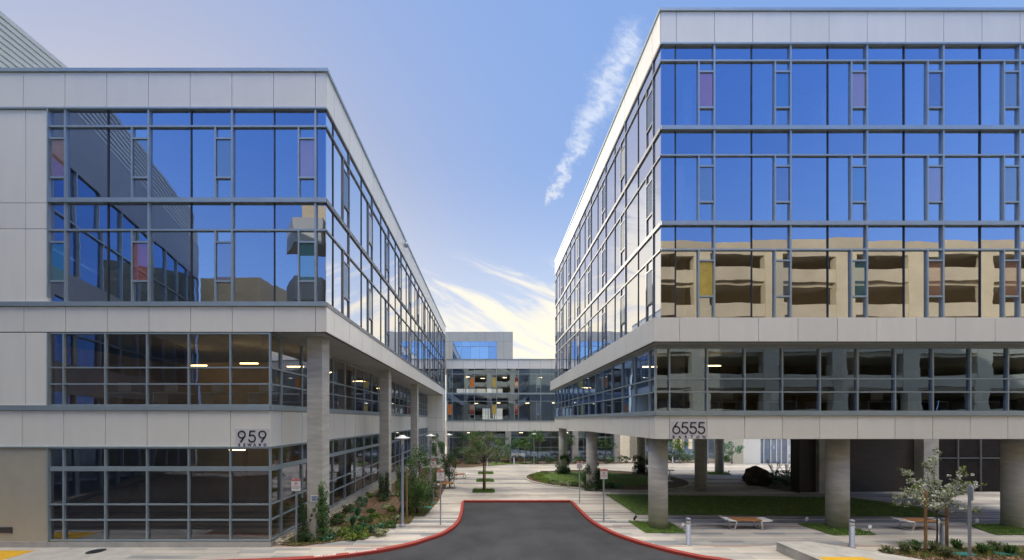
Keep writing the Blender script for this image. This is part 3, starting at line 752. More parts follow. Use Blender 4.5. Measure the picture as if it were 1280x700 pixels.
patches = [[gp(785, 652), gp(807, 666.6), gp(858, 666.6), gp(838, 654)], [gp(996, 655), gp(1042, 669.7), gp(1096, 669), gp(1050, 655)], [gp(1207, 656), gp(1245, 669), gp(1300, 669), gp(1262, 656)],
           [gp(882, 590.5), gp(886, 593.5), gp(914, 593.5), gp(908, 590.5)],
           [gp(592, 612), gp(590, 616), gp(619, 616), gp(617, 612)], [gp(596, 599.5), gp(595, 602.5), gp(618, 602.5), gp(616, 599.5)], [gp(598, 590.3), gp(597.5, 592.8), gp(617, 592.8), gp(616, 590.3)]]
for p in patches:
    turf('grass_square', p, ''); 
mb_all = [blades('grass', p, int(2600 if i < 3 else 1400), .04, .10 if i < 3 else .2, M_blade, z=.03) for i, p in enumerate(patches)]
for o in mb_all: tag(o, 'green grass growing in the small squares around the columns and the trees', 'grass')
# round lawn
C0 = (10.9, 34.3); RAD = 7.3
circ = [(C0[0]+RAD*math.cos(t*math.pi/24), C0[1]+RAD*.98*math.sin(t*math.pi/24)) for t in range(48)]
ground_sheet('round_bed', circ, .02, M_mulch)
c2 = [(C0[0]-.8+(RAD-1.6)*math.cos(t*math.pi/24), C0[1]+.3+(RAD-1.9)*math.sin(t*math.pi/24)) for t in range(48)]
ground_sheet('round_lawn', c2, .04, M_turf); blades('grass', c2, 14000, .03, .08, M_blade, z=.04)
tag([o for o in COL.objects if o.name.startswith('grass')][-1], 'lawn grass inside the round planted island', 'grass')
rg = MB(); n0 = 64
for i in range(n0):
    t = 2*math.pi*i/n0
    for rr, zz in ((RAD+.14, -.15), (RAD+.14, .1), (RAD-.02, .1), (RAD-.02, -.15)):
        x, y = C0[0]+rr*math.cos(t), C0[1]+rr*.98*math.sin(t); rg.v.append((x, y, g(y)+zz))
for i in range(n0):
    j = (i+1) % n0
    for k in range(4): rg.f.append((i*4+k, j*4+k, j*4+(k+1) % 4, i*4+(k+1) % 4))
tag(rg.build('island_kerb', M_conc), kind='structure')
# left planting bed
bed = [gp(341, 681), (XLOW+.25, 15.0), (XLOW+.25, 44), (-6.0, 44.5), (-4.6, 36), gp(560, 603), gp(548, 627), gp(531, 645.5), gp(519, 645.5), gp(512, 655), gp(487, 655), gp(478, 668), gp(450, 673), gp(410, 679), gp(370, 683.5)]
ground_sheet('planting_bed', bed, .03, M_mulch)
farbed = [(-6.2, 49.8), (-6.2, 44.8), (-2, 45.5), (3, 49.6), (18, 50.6), (24, 51.5), (34, 52.0), (34, 54.5), (19, 53.2), (19, 52.7), (-6.2, 52.7)]
ground_sheet('planting_bed', farbed, .03, M_mulch)
ground_sheet('far_lawn', [(.2, 47.5), (3.3, 50), (6, 50.6), (6, 52.2), (.4, 52.2), (-.4, 50)], .05, M_turf)
rbed = [(14.9, 13.72), gp(1278, 683), (25, 14.1), (25, 12.2), (14.45, 12.2), (14.45, 12.4)]
ground_sheet('planting_bed', rbed, .03, M_mulch)
udbed = [gp(925, 601), gp(960, 611), gp(1000, 617), gp(1003, 607), gp(1001, 594), gp(960, 596)]
ground_sheet('planting_bed', udbed, .03, M_mulch)
wbed = [gp(690, 603.5), gp(700, 609), gp(775, 613.5), gp(768, 607), gp(735, 602)]
ground_sheet('planting_bed', wbed, .03, M_mulch)
# pebble strip along the left windows
pm = MB()
for i in range(1500):
    y = 14.3+29*(i/1500)**1.5; x = XLOW+.05+R.uniform(0, .34); r = R.uniform(.035, .075)
    z = g(y)+R.uniform(.02, .16); 
    pm.lathe(x, y, [(r*.5, z-r*.5), (r, z), (r*.9, z+r*.35), (r*.4, z+r*.6)], 6)
tag(pm.build('pebbles', M_pebble), 'pale pebbles along the foot of the left windows', 'pebbles', None, 'stuff')
# mulch clods / litter so the beds are not flat
def litter(poly, n, name, m, label):
    mb = MB(); xs = [p[0] for p in poly]; ys = [p[1] for p in poly]
    for i in range(n):
        x = R.uniform(min(xs), max(xs)); y = R.uniform(min(ys), max(ys))
        c = False; j = len(poly)-1
        for q in range(len(poly)):
            if (poly[q][1] > y) != (poly[j][1] > y) and x < (poly[j][0]-poly[q][0])*(y-poly[q][1])/(poly[j][1]-poly[q][1])+poly[q][0]: c = not c
            j = q
        if not c: continue
        a = R.uniform(0, 3.14); l = R.uniform(.02, .07); w = l*.35; z = g(y)+.035; dz = R.uniform(0, .04)
        ca, sa = math.cos(a), math.sin(a)
        mb.face([(x-l*ca+w*sa, y-l*sa-w*ca, z), (x+l*ca+w*sa, y+l*sa-w*ca, z+dz), (x+l*ca-w*sa, y+l*sa+w*ca, z+dz+.01), (x-l*ca-w*sa, y-l*sa+w*ca, z+.01)])
    tag(mb.build(name, m), label, 'mulch', None, 'stuff')
M_chip = mat('bark_chip', (.22, .14, .08), .9, 0, .2, 3, island=.6)
litter([p for p in bed if p[1] < 60], 14000, 'bark_mulch', M_chip, 'brown bark mulch in the left planting bed')
litter(rbed, 5000, 'bark_mulch', M_chip, 'brown bark mulch in the lower right planting bed')

# ================================================================== plants
def leaves(mb, c, rad, n, size, flat=.0, shell=.45, aspect=.45):
    for _ in range(n):
        while True:
            d = Vector((R.uniform(-1, 1), R.uniform(-1, 1), R.uniform(-1, 1)))
            if .02 < d.length <= 1: break
        r = d.length**shell; d.normalize(); d *= r
        p = Vector((c[0]+d.x*rad[0], c[1]+d.y*rad[1], c[2]+d.z*rad[2]))
        nrm = (d+Vector((R.uniform(-1, 1), R.uniform(-1, 1), R.uniform(-1, 1)))*.9+Vector((0, 0, flat))).normalized()
        a = nrm.cross(Vector((R.uniform(-1, 1), R.uniform(-1, 1), R.uniform(-1, 1)))).normalized(); b = nrm.cross(a)
        s = size*R.uniform(.6, 1.3); w = s*aspect
        mb.face([p-a*s, p-b*w, p+a*s, p+b*w])
def clumpy(mb, c, rad, nclump, nleaf, size, cr=.3, shell=.45, **kw):
    cs = []
    for _ in range(nclump):
        while True:
            d = Vector((R.uniform(-1, 1), R.uniform(-1, 1), R.uniform(-1, 1)))
            if d.length <= 1: break
        d = d.normalized()*d.length**.5
        q = (c[0]+d.x*rad[0], c[1]+d.y*rad[1], c[2]+d.z*rad[2]); k = R.uniform(.6, 1.25)*cr
        cs.append(q); leaves(mb, q, (rad[0]*k, rad[1]*k, rad[2]*k), nleaf, size, shell=.7, **kw)
    return cs
def shrub(x, y, r, h, m, label, cat='shrub', name='shrub', nl=420, size=.06, group=None, n=9, stems=True, low=.0):
    root = empty(name, (x, y, g(y)+.02)); tag(root, label, cat, group)
    mb = MB(); cs = clumpy(mb, (0, 0, h*.52), (r*.8, r*.8, h*.45), n, nl//n, size, cr=.42)
    leaves(mb, (0, 0, h*.42), (r*.75, r*.75, h*.38), nl//3, size)
    mb.build('foliage', m, root)
    if stems:
        s = MB()
        for q in cs[:6]: s.tube([(0, 0, -.03), (q[0]*.4, q[1]*.4, q[2]*.5), q], [.02, .013, .006], 5)
        s.build('stems', M_bark, root)
    return root
def tree(x, y, h, ctr, rad, m, label, name='tree', trunk=.06, nc=34, nl=70, size=.08, group=None, cr=.3, bend=(0, 0), cat='tree', lean=0, m2=None):
    """crown centre height ctr above the ground, radii rad"""
    root = empty(name, (x, y, g(y)+.02)); tag(root, label, cat, group)
    mb = MB(); cs = clumpy(mb, (bend[0], bend[1], ctr), rad, nc, nl, size, cr=cr)
    crown = mb.build('crown', m, root)
    if m2:
        mb = MB(); clumpy(mb, (bend[0], bend[1], ctr), (rad[0]*1.02, rad[1]*1.02, rad[2]*1.0), nc//2, nl, size, cr=cr*.9); mb.build('crown', m2, root)
    t = MB(); fork = max(.3*h, ctr-rad[2]*.9)
    t.tube([(0, 0, -.1), (lean*.3, 0, fork*.5), (bend[0]*.5, bend[1]*.5, fork), (bend[0]*.8, bend[1]*.8, ctr)], [trunk*1.3, trunk, trunk*.8, trunk*.4], 8)
    for q in cs[::2]:
        m0 = Vector((bend[0]*.5, bend[1]*.5, fork)); q = Vector(q); mid = (m0+q)/2+Vector((R.uniform(-.1, .1), R.uniform(-.1, .1), -.05))
        t.tube([m0, mid, q], [trunk*.45, trunk*.28, trunk*.1], 5)
    t.build('trunk', M_bark, root, True)
    return root
def stake(x, y, h, label, r=.035):
    s = MB(); s.tube([(0, 0, -.1), (0, 0, h)], r, 8); o = s.build('tree_stake', M_stake); o.location = (x, y, g(y)); return tag(o, label, 'stake', 'wooden tree stakes')

# central tree
cx, cy = gp(604.5, 614.5)
tree(cx, cy, 4.7, 3.25, (1.75, 1.6, 1.2), M_lf_olive, 'airy olive green tree growing in the grass square nearest the driveway end', trunk=.06, nc=46, nl=110, size=.055, cr=.26, m2=M_lf_green)
stake(cx+.12, cy-.1, 2.3, 'brown stake tied to the airy tree in the middle of the plaza', .05)
# slim dark tree by benches
cx, cy = gp(562, 609); tree(cx, cy, 3.2, 1.95, (.72, .72, 1.35), M_lf_dark, 'slim dark green tree beside the left benches', trunk=.05, nc=30, nl=90, size=.06, cr=.33)
cx, cy = gp(545, 590); tree(cx, cy, 4.4, 2.9, (1.0, .9, 1.3), M_lf_green, 'leafy green tree behind the left lamp posts near the end wall', trunk=.05, nc=24, nl=70, size=.08)
# big shrub tree beside lamp 1
cx, cy = -3.95, 19.7
tree(cx-.0, cy, 3.9, 1.85, (1.15, 1.0, 1.75), M_lf_green, 'large bushy green tree filling the planting bed behind the nearest lamp post', trunk=.06, nc=52, nl=120, size=.05, cr=.27, m2=M_lf_dark)
stake(-4.15, 18.1, 2.6, 'brown stake standing just left of the nearest lamp post', .045)
# young trees by the connector
for (px, by, top, w, lb) in ((657, 577, 548, 1.3, 'young round crowned tree left of the far lamp post, with a stake'), (672, 577, 540, 1.2, 'young tree right behind the far lamp post'),
                        (709, 577, 543, 1.2, 'young tree showing between the two left round columns'), (757, 579, 546, 1.35, 'young tree right of the second round column'), (590, 571, 543, 2.0, 'wide bushy tree in the far bed behind the airy tree'),
                        (635, 571, 548, 1.4, 'small tree in the far bed right of the airy tree'), (850, 571, 547, 1.5, 'tree in front of the far glazed building behind the big round column'), (915, 576, 552, 1.3, 'low tree left of the white entrance block')):
    Y = 49.6 if by > 575 else 51.3; X = (px-PX)*Y/F; zt = H+(525-top)*Y/F-g(Y)
    tree(X, Y, zt, zt-w*.62, (w, w*.9, w*.75), R.choice([M_lf_green, M_lf_dark, M_lf_blue]), lb, trunk=.05, nc=18, nl=60, size=.1, cr=.36, group='small trees at the far end of the plaza')
# blossoming tree lower right
BX, BY = (1171-PX)*13.85/F, 13.85
bt = empty('blossom_tree', (BX, BY, .02)); tag(bt, 'young tree with pale blossom held between two wooden stakes', 'tree')
t = MB(); bl = MB(); lf = MB()
t.tube([(0, 0, -.1), (.02, 0, .8), (0, 0, 1.5), (.03, 0, 2.3)], [.028, .024, .02, .012], 8)
ends = [(-1.6, .2, 1.95), (-1.45, -.4, 2.5), (-1.0, .5, 3.0), (-.85, -.2, 3.35), (.25, .2, 3.85), (1.35, .1, 2.95), (1.6, -.3, 2.55), (1.3, .4, 2.05), (1.0, -.5, 1.55), (-.9, -.5, 1.75), (-.5, .6, 2.9), (.55, -.4, 3.2), (.3, .6, 2.6), (-.3, -.6, 2.4), (.7, .5, 2.3), (-1.1, .2, 2.2), (.9, -.3, 2.6), (-.1, .1, 3.1), (-1.5, .3, 1.65), (.55, .5, 1.75)]
for i, e in enumerate(ends):
    e = Vector((e[0]*.88, e[1], e[2])); s0 = Vector((0, 0, R.uniform(1.35, 2.1))); md = (s0*.5+e*.5)+Vector((R.uniform(-.1, .1), 0, -.08))
    pts = [s0, s0*.7+md*.3, md, md*.5+e*.5+Vector((0, 0, .04)), e]; t.tube(pts, [.014, .011, .008, .006, .003], 5)
    for k in range(13):
        q = R.uniform(.25, 1)*(len(pts)-1); a = int(min(q, len(pts)-1.001)); p = pts[a].lerp(pts[a+1], q-a)
        tw = p+Vector((R.uniform(-.22, .22), R.uniform(-.22, .22), R.uniform(-.12, .2)))
        t.tube([p, tw], [.005, .002], 4)
        for z_ in (p, tw, p.lerp(tw, .5)):
            if R.random() < .75: leaves(bl, z_, (.06, .06, .05), R.randint(4, 11), .032, aspect=.85)
            if R.random() < .8: leaves(lf, z_, (.09, .09, .07), 6, .036)
    leaves(lf, e, (.09, .09, .07), 16, .035)
t.build('trunk', M_bark, bt, True); bl.build('blossom', M_blossom, bt); lf.build('foliage', M_lf_lime, bt)
sx = (1157-PX)*13.6/F; stake(sx, 13.6, 2.35, 'left wooden stake of the blossoming tree', .045)
sx = (1183.5-PX)*13.95/F; stake(sx, 13.95, 2.3, 'right wooden stake of the blossoming tree', .045)
tie = MB(); tie.tube([((1157-PX)*13.6/F, 13.55, 1.26), (BX, BY-.05, 1.2), (sx, 13.9, 1.26)], .012, 6); tag(tie.build('tree_tie', M_black), 'black rubber tie between the stakes of the blossoming tree', 'tree tie')

# left bed plants
def at(px, py): return gp(px, py)
low = [(446, 669, .42, .4, M_lf_green, 'low green shrub nearest the kerb in the left bed'), (470, 666, .45, .42, M_lf_blue, 'low blue green shrub right of the small white spotlight'),
       (487, 660, .4, .35, M_lf_green, 'low green shrub at the right tip of the left bed'), (459, 655, .45, .45, M_lf_green, 'low leafy shrub in the middle of the left bed'),
       (430, 671, .32, .35, M_lf_lime, 'small lime green shrub beside the white spotlight'), (436, 641, .4, .5, M_lf_dark, 'dark shrub beside the pebbles behind the first square column'),
       (421, 657, .35, .45, M_lf_dark, 'small dark shrub against the pebbles right of the vine'), (452, 634, .45, .6, M_lf_blue, 'blue green shrub in the bed between the first two square columns'),
       (478, 627, .55, .6, M_lf_dark, 'dark green shrub at the foot of the second square column'), (497, 620, .6, .45, M_lf_pale, 'pale variegated shrub left of the nearest lamp post'),
       (520, 615, .6, .5, M_lf_pale, 'pale variegated shrub right of the nearest lamp post'), (530, 623, .45, .4, M_lf_green, 'green shrub right of the large bushy tree'),
       (482, 636, .45, .35, M_lf_pale, 'small pale shrub in front of the second square column'), (503, 603, .7, .9, M_lf_dark, 'dark bushy shrub beyond the large bushy tree'),
       (532, 600, .6, .8, M_lf_brown, 'brown twiggy shrub behind the sign posts'), (551, 607, .45, .4, M_lf_dark, 'dark shrub at the front leg of the nearer left bench'),
       (541, 622, .4, .35, M_lf_dark, 'dark low shrub at the foot of the second lamp post'), (410, 676, .3, .3, M_lf_blue, 'small blue green shrub in front of the first square column'),
       (455, 673, .3, .28, M_lf_lime, 'small bright shrub at the very front edge of the left bed'), (521, 596, .6, .7, M_lf_green, 'green shrub left of the second lamp post'),
       (505, 640, .4, .3, M_lf_green, 'low green shrub at the base of the brown stake')]
more = [(418, 668), (440, 675), (463, 663), (476, 670), (450, 662), (436, 652), (464, 641), (447, 626), (462, 622), (490, 640), (512, 632), (470, 648), (495, 651), (425, 648), (513, 621), (505, 626), (540, 612), (538, 606)]
md = ['right of the first square column', 'near the pavement edge', 'centre front', 'at the front tip', 'centre', 'near the pebbles', 'left of the nearest lamp', 'by the windows', 'before the second column', 'between the lamp and the centre', 'right of the nearest lamp', 'in the middle of the bare mulch', 'just left of the lamp base', 'close behind the first column', 'in front of the bushy tree', 'under the bushy tree', 'near the far signs', 'behind the far signs']
for (px, py), w_ in zip(more, md): low.append((px, py, R.uniform(.25, .38), R.uniform(.2, .34), R.choice([M_lf_green, M_lf_blue, M_lf_lime, M_lf_green, M_lf_pale]), 'small ground hugging plant in the left bed, ' + w_))
for (px, py, r, h, m, lb) in low:
    x, y = at(px, py); shrub(x, y, r, h, m, lb, nl=520, size=.045, group='low shrubs in the left planting bed')
# agave like rosettes
def rosette(x, y, r, h, m, label):
    root = empty('agave', (x, y, g(y)+.02)); tag(root, label, 'plant', 'spiky rosette plants'); mb = MB()
    for i in range(26):
        a = i*2.4; e = .25+.75*((i % 9)/9); l = r*(.75+.4*R.random()); w = .035
        d = Vector((math.cos(a), math.sin(a), 0)); s = Vector((-d.y, d.x, 0))
        p1 = d*l*.45*e+Vector((0, 0, h*.6)); p2 = d*l*e+Vector((0, 0, h*(1.15-.7*e)))
        mb.face([s*w*.6, p1+s*w, p1-s*w, s*-w*.6]); mb.face([p1+s*w, p2, p1-s*w])
    mb.build('leaves', m, root); return root
for (px, py, lb) in ((447, 648, 'spiky blue green agave in the middle of the left bed'), (482, 619, 'spiky agave in front of the second square column'), (441, 660, 'small spiky agave near the white spotlight')):
    x, y = at(px, py); rosette(x, y, .6, .75, M_lf_blue, lb)
# climbing plants
def vine(x, y, pts, label, m=M_lf_green, n=90, size=.045, cr=(.16, .12, .2)):
    root = empty('climbing_plant', (x, y, g(y))); tag(root, label, 'climbing plant'); mb = MB(); s = MB()
    for (a, b, c, k) in pts: leaves(mb, (a, b, c), (cr[0]*k, cr[1]*k, cr[2]*k), int(n*k), size)
    for q in pts[::2]: s.tube([(0, 0, 0), (q[0]*.6, q[1]*.6, q[2]*.5), (q[0], q[1], q[2])], [.015, .01, .006], 5)
    mb.build('foliage', m, root); s.build('stems', M_bark, root); return root
vine(-6.86, 14.86, [(.02+R.uniform(-.1, .06), -.12, .2+.13*i, 1.6-.05*i+R.uniform(-.3, .3)) for i in range(17)]+[(.0, .25, .3+.2*i, .8) for i in range(6)]+[(-.3, -.2, 1.3, .5), (-.15, -.2, 1.5, .5)], 'green climber growing up the right edge of the first square column')
vine(-7.6, 14.75, [(-.05, -.12, .15+.15*i, 1.7-.08*i) for i in range(11)]+[(.2, -.2, .3, 1.3), (.35, -.2, .15, 1.2), (.0, -.3, .3, 1.3), (.3, -.12, .9, .3), (.35, -.12, 1.1, .3)], 'green climber at the left edge of the first square column', M_lf_dark)
vine(-6.85, 24.5, [(-.1, -.05, .2+.2*i, 1.5-.1*i) for i in range(8)]+[(-.5, -.1, .4+.2*i, 1.3) for i in range(6)], 'climber at the foot of the second square column', M_lf_dark)
def ringvine(X, Y, h, r, label, m):
    pts = []
    for i in range(26):
        a = R.uniform(0, 6.28); z = h*R.random()**1.1; k = 1.25-.5*z/h
        pts.append((math.cos(a)*r, math.sin(a)*r, z+.1, k*1.5))
    return vine(X, Y, pts, label, m, 85, .06)
ringvine(7.95, 27.6, 1.9, .5, 'dense dark climber wrapped around the round column behind the right sign', M_lf_dark)
ringvine(7.95, 38.4, 1.9, .6, 'dark climber around the farthest left round column', M_lf_dark)
ringvine(16.37, 38.4, 2.1, .7, 'dark rounded climber around the far column left of the big round column', M_lf_dark)
# island and wedge shrubs
isl = [(C0[0]+6.3*math.cos(a), C0[1]+6.3*math.sin(a)) for a in (2.5, 2.75, 3.0, 3.25, 3.5, 3.75)]
nm = ['first', 'second', 'third', 'fourth', 'fifth', 'sixth']
for i, (x, y) in enumerate(isl): shrub(x, y, .75, .35, R.choice([M_lf_green, M_lf_lime]), 'low ground cover clump on the left rim of the round island, %s from the back' % nm[i], nl=420, size=.06, group='clumps on the rim of the round island', stems=False)
for i, px in enumerate((697, 708, 719, 730, 744, 757, 768)):
    x, y = gp(px, 607+.5*i); shrub(x, y, .6, .38, R.choice([M_lf_green, M_lf_blue, M_lf_pale]), 'low shrub in the wedge bed before the round island, number %d from the left' % (i+1) if False else 'low shrub in the wedge shaped bed before the round island, %s from the left' % (nm+['seventh'])[i], nl=420, size=.055, group='low shrubs in the wedge bed')
# far bed
names = ['leftmost', 'second', 'third', 'fourth', 'fifth', 'sixth', 'seventh', 'eighth', 'ninth', 'tenth', 'eleventh', 'twelfth', 'thirteenth', 'fourteenth', 'fifteenth', 'sixteenth']
fx = [527, 538, 549, 560, 572, 584, 594, 632, 650, 668, 686, 702, 722, 742, 762, 780]
for i, px in enumerate(fx):
    Y = 47.2+i*.5 if px < 600 else 51.4+R.uniform(-.3, .5)
    Y = min(Y, 51.8); X = max((px-PX)*Y/F, -8.0)
    shrub(X, Y, .95, R.uniform(.7, 1.2), R.choice([M_lf_green, M_lf_dark, M_lf_olive, M_lf_brown, M_lf_green]), 'shrub in the far bed along the end building, %s counted from the left' % names[i], nl=380, size=.085, group='shrubs in the far bed', stems=False)
for i, px in enumerate((812, 826, 842, 858, 872, 903, 914, 926)):
    Y = 53.2+R.uniform(-.3, .3); shrub((px-PX)*Y/F, Y, 1.1, R.uniform(1.0, 2.1), R.choice([M_lf_green, M_lf_green, M_lf_dark, M_lf_blue]), 'green shrub before the far glazed building, %s counted from the left' % names[i], nl=420, size=.1, group='shrubs before the far glazed building', stems=False)
# undercroft bed: shrubs, boulder, bare shrubs
def boulder(px, py, r, h, m, label):
    x, y = gp(px, py); mb = MB(); seg = 20; prof = []
    bm = bmesh.new(); bmesh.ops.create_icosphere(bm, subdivisions=3, radius=1)
    for v in bm.verts:
        k = 1+.18*math.sin(v.co.x*3+px)*math.cos(v.co.y*4)+.08*math.sin(v.co.z*7+v.co.x*5); v.co = Vector((v.co.x*r*k, v.co.y*r*.85*k, v.co.z*h*.62*k+h*.38))
    me = bpy.data.meshes.new('boulder'); bm.to_mesh(me); bm.free(); me.materials.append(m)
    for p in me.polygons: p.use_smooth = True
    o = bpy.data.objects.new('boulder', me); COL.objects.link(o); o.location = (x, y, g(y)); return tag(o, label, 'boulder', 'boulders')
boulder(945, 606, 1.0, 1.5, M_rock, 'big dark boulder under the raised building at the bed corner')
boulder(632, 577.5, .8, .75, M_rock_l, 'pale boulder on the far lawn')
boulder(597, 579, .5, .5, M_rock_l, 'small pale boulder in the far bed left of the airy tree')
for i, (px, py) in enumerate(((962, 604), (975, 607), (988, 609), (997, 604), (970, 598), (985, 599))):
    x, y = gp(px, py); shrub(x, y, .9, .75, [M_lf_dark, M_lf_green][i % 2], 'dark shrub right of the big boulder, %s of six' % nm[i], nl=420, size=.07, group='shrubs beside the big boulder', stems=False)
def bare(px, py, h, label):
    x, y = gp(px, py); root = empty('bare_shrub', (x, y, g(y))); tag(root, label, 'shrub', 'bare branching shrubs'); s = MB()
    for i in range(9):
        a = R.uniform(0, 6.28); r = R.uniform(.25, .9); e = Vector((math.cos(a)*r, math.sin(a)*r, h*R.uniform(.7, 1)))
        mid = Vector((e.x*.35, e.y*.35, h*.45)); s.tube([(0, 0, 0), mid, e], [.03, .022, .01], 5)
        for k in range(3): s.tube([mid.lerp(e, .4+.2*k), e+Vector((R.uniform(-.3, .3), R.uniform(-.3, .3), R.uniform(-.2, .2)))], [.014, .006], 4)
    s.build('branches', mat('pale_twigs', (.34, .30, .26), .8), root)
bare(968, 599, 1.7, 'bare pale branching shrub in front of the entrance glass'); bare(983, 599, 1.8, 'bare pale branching shrub next to the dark undercroft wall')
bare(527, 612, 1.3, 'bare twiggy shrub among the left bed plants')
blades('ground_cover', [(15.2, 13.5), (20, 13.85), (24, 13.9), (24, 12.9), (15, 12.9)], 2600, .05, .16, M_lf_lime, z=.03, label='sparse green ground cover in the lower right bed')
blades('ground_cover', [p for p in bed if p[1] < 24], 5000, .04, .14, M_lf_lime, z=.03, label='sparse green ground cover in the left planting bed')
# lower right bed tufts
def tuft(px, py, r, h, label, m=None):
    x, y = gp(px, py); root = MB()
    for i in range(130):
        a = R.uniform(0, 6.28); l = R.uniform(.3, 1)*r; hh = R.uniform(.5, 1)*h; w = .011; d = Vector((math.cos(a), math.sin(a), 0)); s = Vector((-d.y, d.x, 0)); b0 = d*R.uniform(0, .06)
        p1 = b0+d*l*.4+Vector((0, 0, hh*.8)); p2 = b0+d*l+Vector((0, 0, hh*.75))
        root.face([b0-s*w, b0+s*w, p1+s*w, p1-s*w]); root.face([p1-s*w, p1+s*w, p2])
    o = root.build('grass_tuft', m or M_lf_olive); o.location = (x, y, .02); return tag(o, label, 'grass tuft', 'grass tufts in the lower right bed')
for i, (px, py) in enumerate(((1131, 692), (1144, 689), (1168, 690), (1196, 688), (1183, 697), (1228, 693), (1243, 690), (1262, 694), (1110, 697))):
    tuft(px, py, .42, .5, 'grassy tuft in the lower right bed, ' + ['left of the blossom tree and nearer the slab', 'second left of the blossom tree', 'at the foot of the blossom tree', 'between the blossom tree and the square post', 'in front of the right stake', 'just right of the square post', 'middle one right of the square post', 'closest to the right edge', 'beside the raised slab'][i], [M_lf_olive, M_lf_green][i % 2])
for (px, py, lb) in ((1205, 694.5, 'teal cover plate left in the lower right bed'), (1258, 694, 'teal cover plate at the far right of the lower right bed'), (538, 629.5, 'teal cover plate farther back in the left bed'), (533.5, 635.5, 'teal cover plate nearer the pavement in the left bed')):
    x, y = gp(px, py); c = MB(); c.box(-.32, .32, -.14, .14, 0, .05); o = c.build('utility_cover', M_teal, bevel=.01); o.location = (x, y, g(y)+.03); tag(o, lb, 'cover plate', 'teal utility covers')

# ================================================================== street furniture
def lamp(x, y, h, label):
    root = empty('street_lamp', (x, y, g(y))); tag(root, label, 'street lamp', 'disc topped lamp posts')
    p = MB(); p.lathe(0, 0, [(.16, .0), (.16, .05), (.085, .09), (.062, .16), (.058, h-.75), (.052, h-.45)], 20); p.build('pole', M_lampm, root, True)
    a = MB(); a.lathe(0, 0, [(.07, h-.75), (.095, h-.72), (.095, h-.5), (.07, h-.46)], 20); a.build('collar', M_lampm, root, True)
    b = MB()
    for k in range(3):
        t = k*2.094; b.tube([(.07*math.cos(t), .07*math.sin(t), h-.47), (.13*math.cos(t), .13*math.sin(t), h-.17)], .012, 6)
    b.build('disc_supports', M_lampm, root)
    l = MB(); l.lathe(0, 0, [(.05, h-.46), (.07, h-.44), (.07, h-.18), (.05, h-.17)], 16); l.build('lens', mat('lens_white', (.7, .72, .72), .3), root, True)
    d = MB(); d.lathe(0, 0, [(.12, h-.18), (.36, h-.16), (.375, h-.145), (.36, h-.125), (.16, h-.07), (.13, h-.02), (.05, h)], 32); d.build('lamp_disc', M_whitem, root, True)
    return root
x, y = gp(503, 657.5); l0 = lamp(x, y, 4.35, 'nearest disc topped lamp post at the tip of the left planting bed')
for (px, py, yy, lb) in ((538.3, 618, None, 'second disc topped lamp post beside the left sign posts'), (561, 600, 33.0, 'third disc topped lamp post seen over the slim dark tree'),
                     (667.5, 0, 49.2, 'far lamp post in front of the end building'), (885, 0, 50.2, 'far lamp post between two round columns on the right')):
    c = copy_tree(l0)
    if yy: x, y = (px-PX)*yy/F, yy
    else: x, y = gp(px, py)
    c.location = (x, y, g(y)); c['label'] = lb

def text_mesh(txt, size, m, name, parent, loc, rot=(math.pi/2, 0, 0), ext=.002, align='CENTER', space=1.0):
    cu = bpy.data.curves.new(name, 'FONT'); cu.body = txt; cu.size = size; cu.extrude = ext; cu.align_x = align; cu.offset = size*.03 if name in ('letter', 'letters') else 0; cu.align_y = 'CENTER'; cu.space_character = space
    t_ = bpy.data.objects.new(name+'_tmp', cu); COL.objects.link(t_)
    bpy.context.view_layer.update()
    me = bpy.data.meshes.new_from_object(t_.evaluated_get(bpy.context.evaluated_depsgraph_get()))
    COL.objects.unlink(t_); bpy.data.objects.remove(t_)
    me.materials.clear(); me.materials.append(m)
    o = bpy.data.objects.new(name, me); COL.objects.link(o); o.parent = parent; o.location = loc; o.rotation_euler = rot; return o
def sign(x, y, h, w, hh, label):
    root = empty('parking_sign', (x, y, g(y))); tag(root, label, 'sign', 'red and white no parking signs')
    p = MB(); p.box(-.03, .03, -.03, .03, -.1, h-.02); p.build('post', M_post, root)
    b = MB(); b.box(-w/2, w/2, -.045, -.033, h-hh, h); b.build('sign_plate', M_white, root)
    r = MB(); r.box(-w/2+.004, w/2-.004, -.05, -.0455, h-hh*.2, h-.004); r.build('red_header', M_signred, root)
    text_mesh('FIRE LANE', w*.19, M_white, 'header_text', root, (0, -.053, h-hh*.105))
    q = MB(); n = 24; rr = w*.17; cz = h-hh*.42
    for i in range(n):
        a, b2 = 2*math.pi*i/n, 2*math.pi*(i+1)/n
        q.hexa([(math.cos(a)*rr*.8, -.046, cz+math.sin(a)*rr*.8), (math.cos(a)*rr, -.046, cz+math.sin(a)*rr), (math.cos(b2)*rr, -.046, cz+math.sin(b2)*rr), (math.cos(b2)*rr*.8, -.046, cz+math.sin(b2)*rr*.8),
                (math.cos(a)*rr*.8, -.051, cz+math.sin(a)*rr*.8), (math.cos(a)*rr, -.051, cz+math.sin(a)*rr), (math.cos(b2)*rr, -.051, cz+math.sin(b2)*rr), (math.cos(b2)*rr*.8, -.051, cz+math.sin(b2)*rr*.8)])
    q.build('red_ring', M_signred, root)
    text_mesh('P', w*.26, M_black, 'ring_letter', root, (0, -.0475, cz))
    text_mesh('NO PARKING', w*.155, M_signred, 'sign_text', root, (0, -.0475, h-hh*.67))
    text_mesh('TOW AWAY', w*.13, M_black, 'sign_text', root, (0, -.0475, h-hh*.80))
    return root
x, y = gp(370.7, 679.5); s0 = sign(x, y, 2.64, .36, .5, 'no parking sign by the left windows before the first square column')
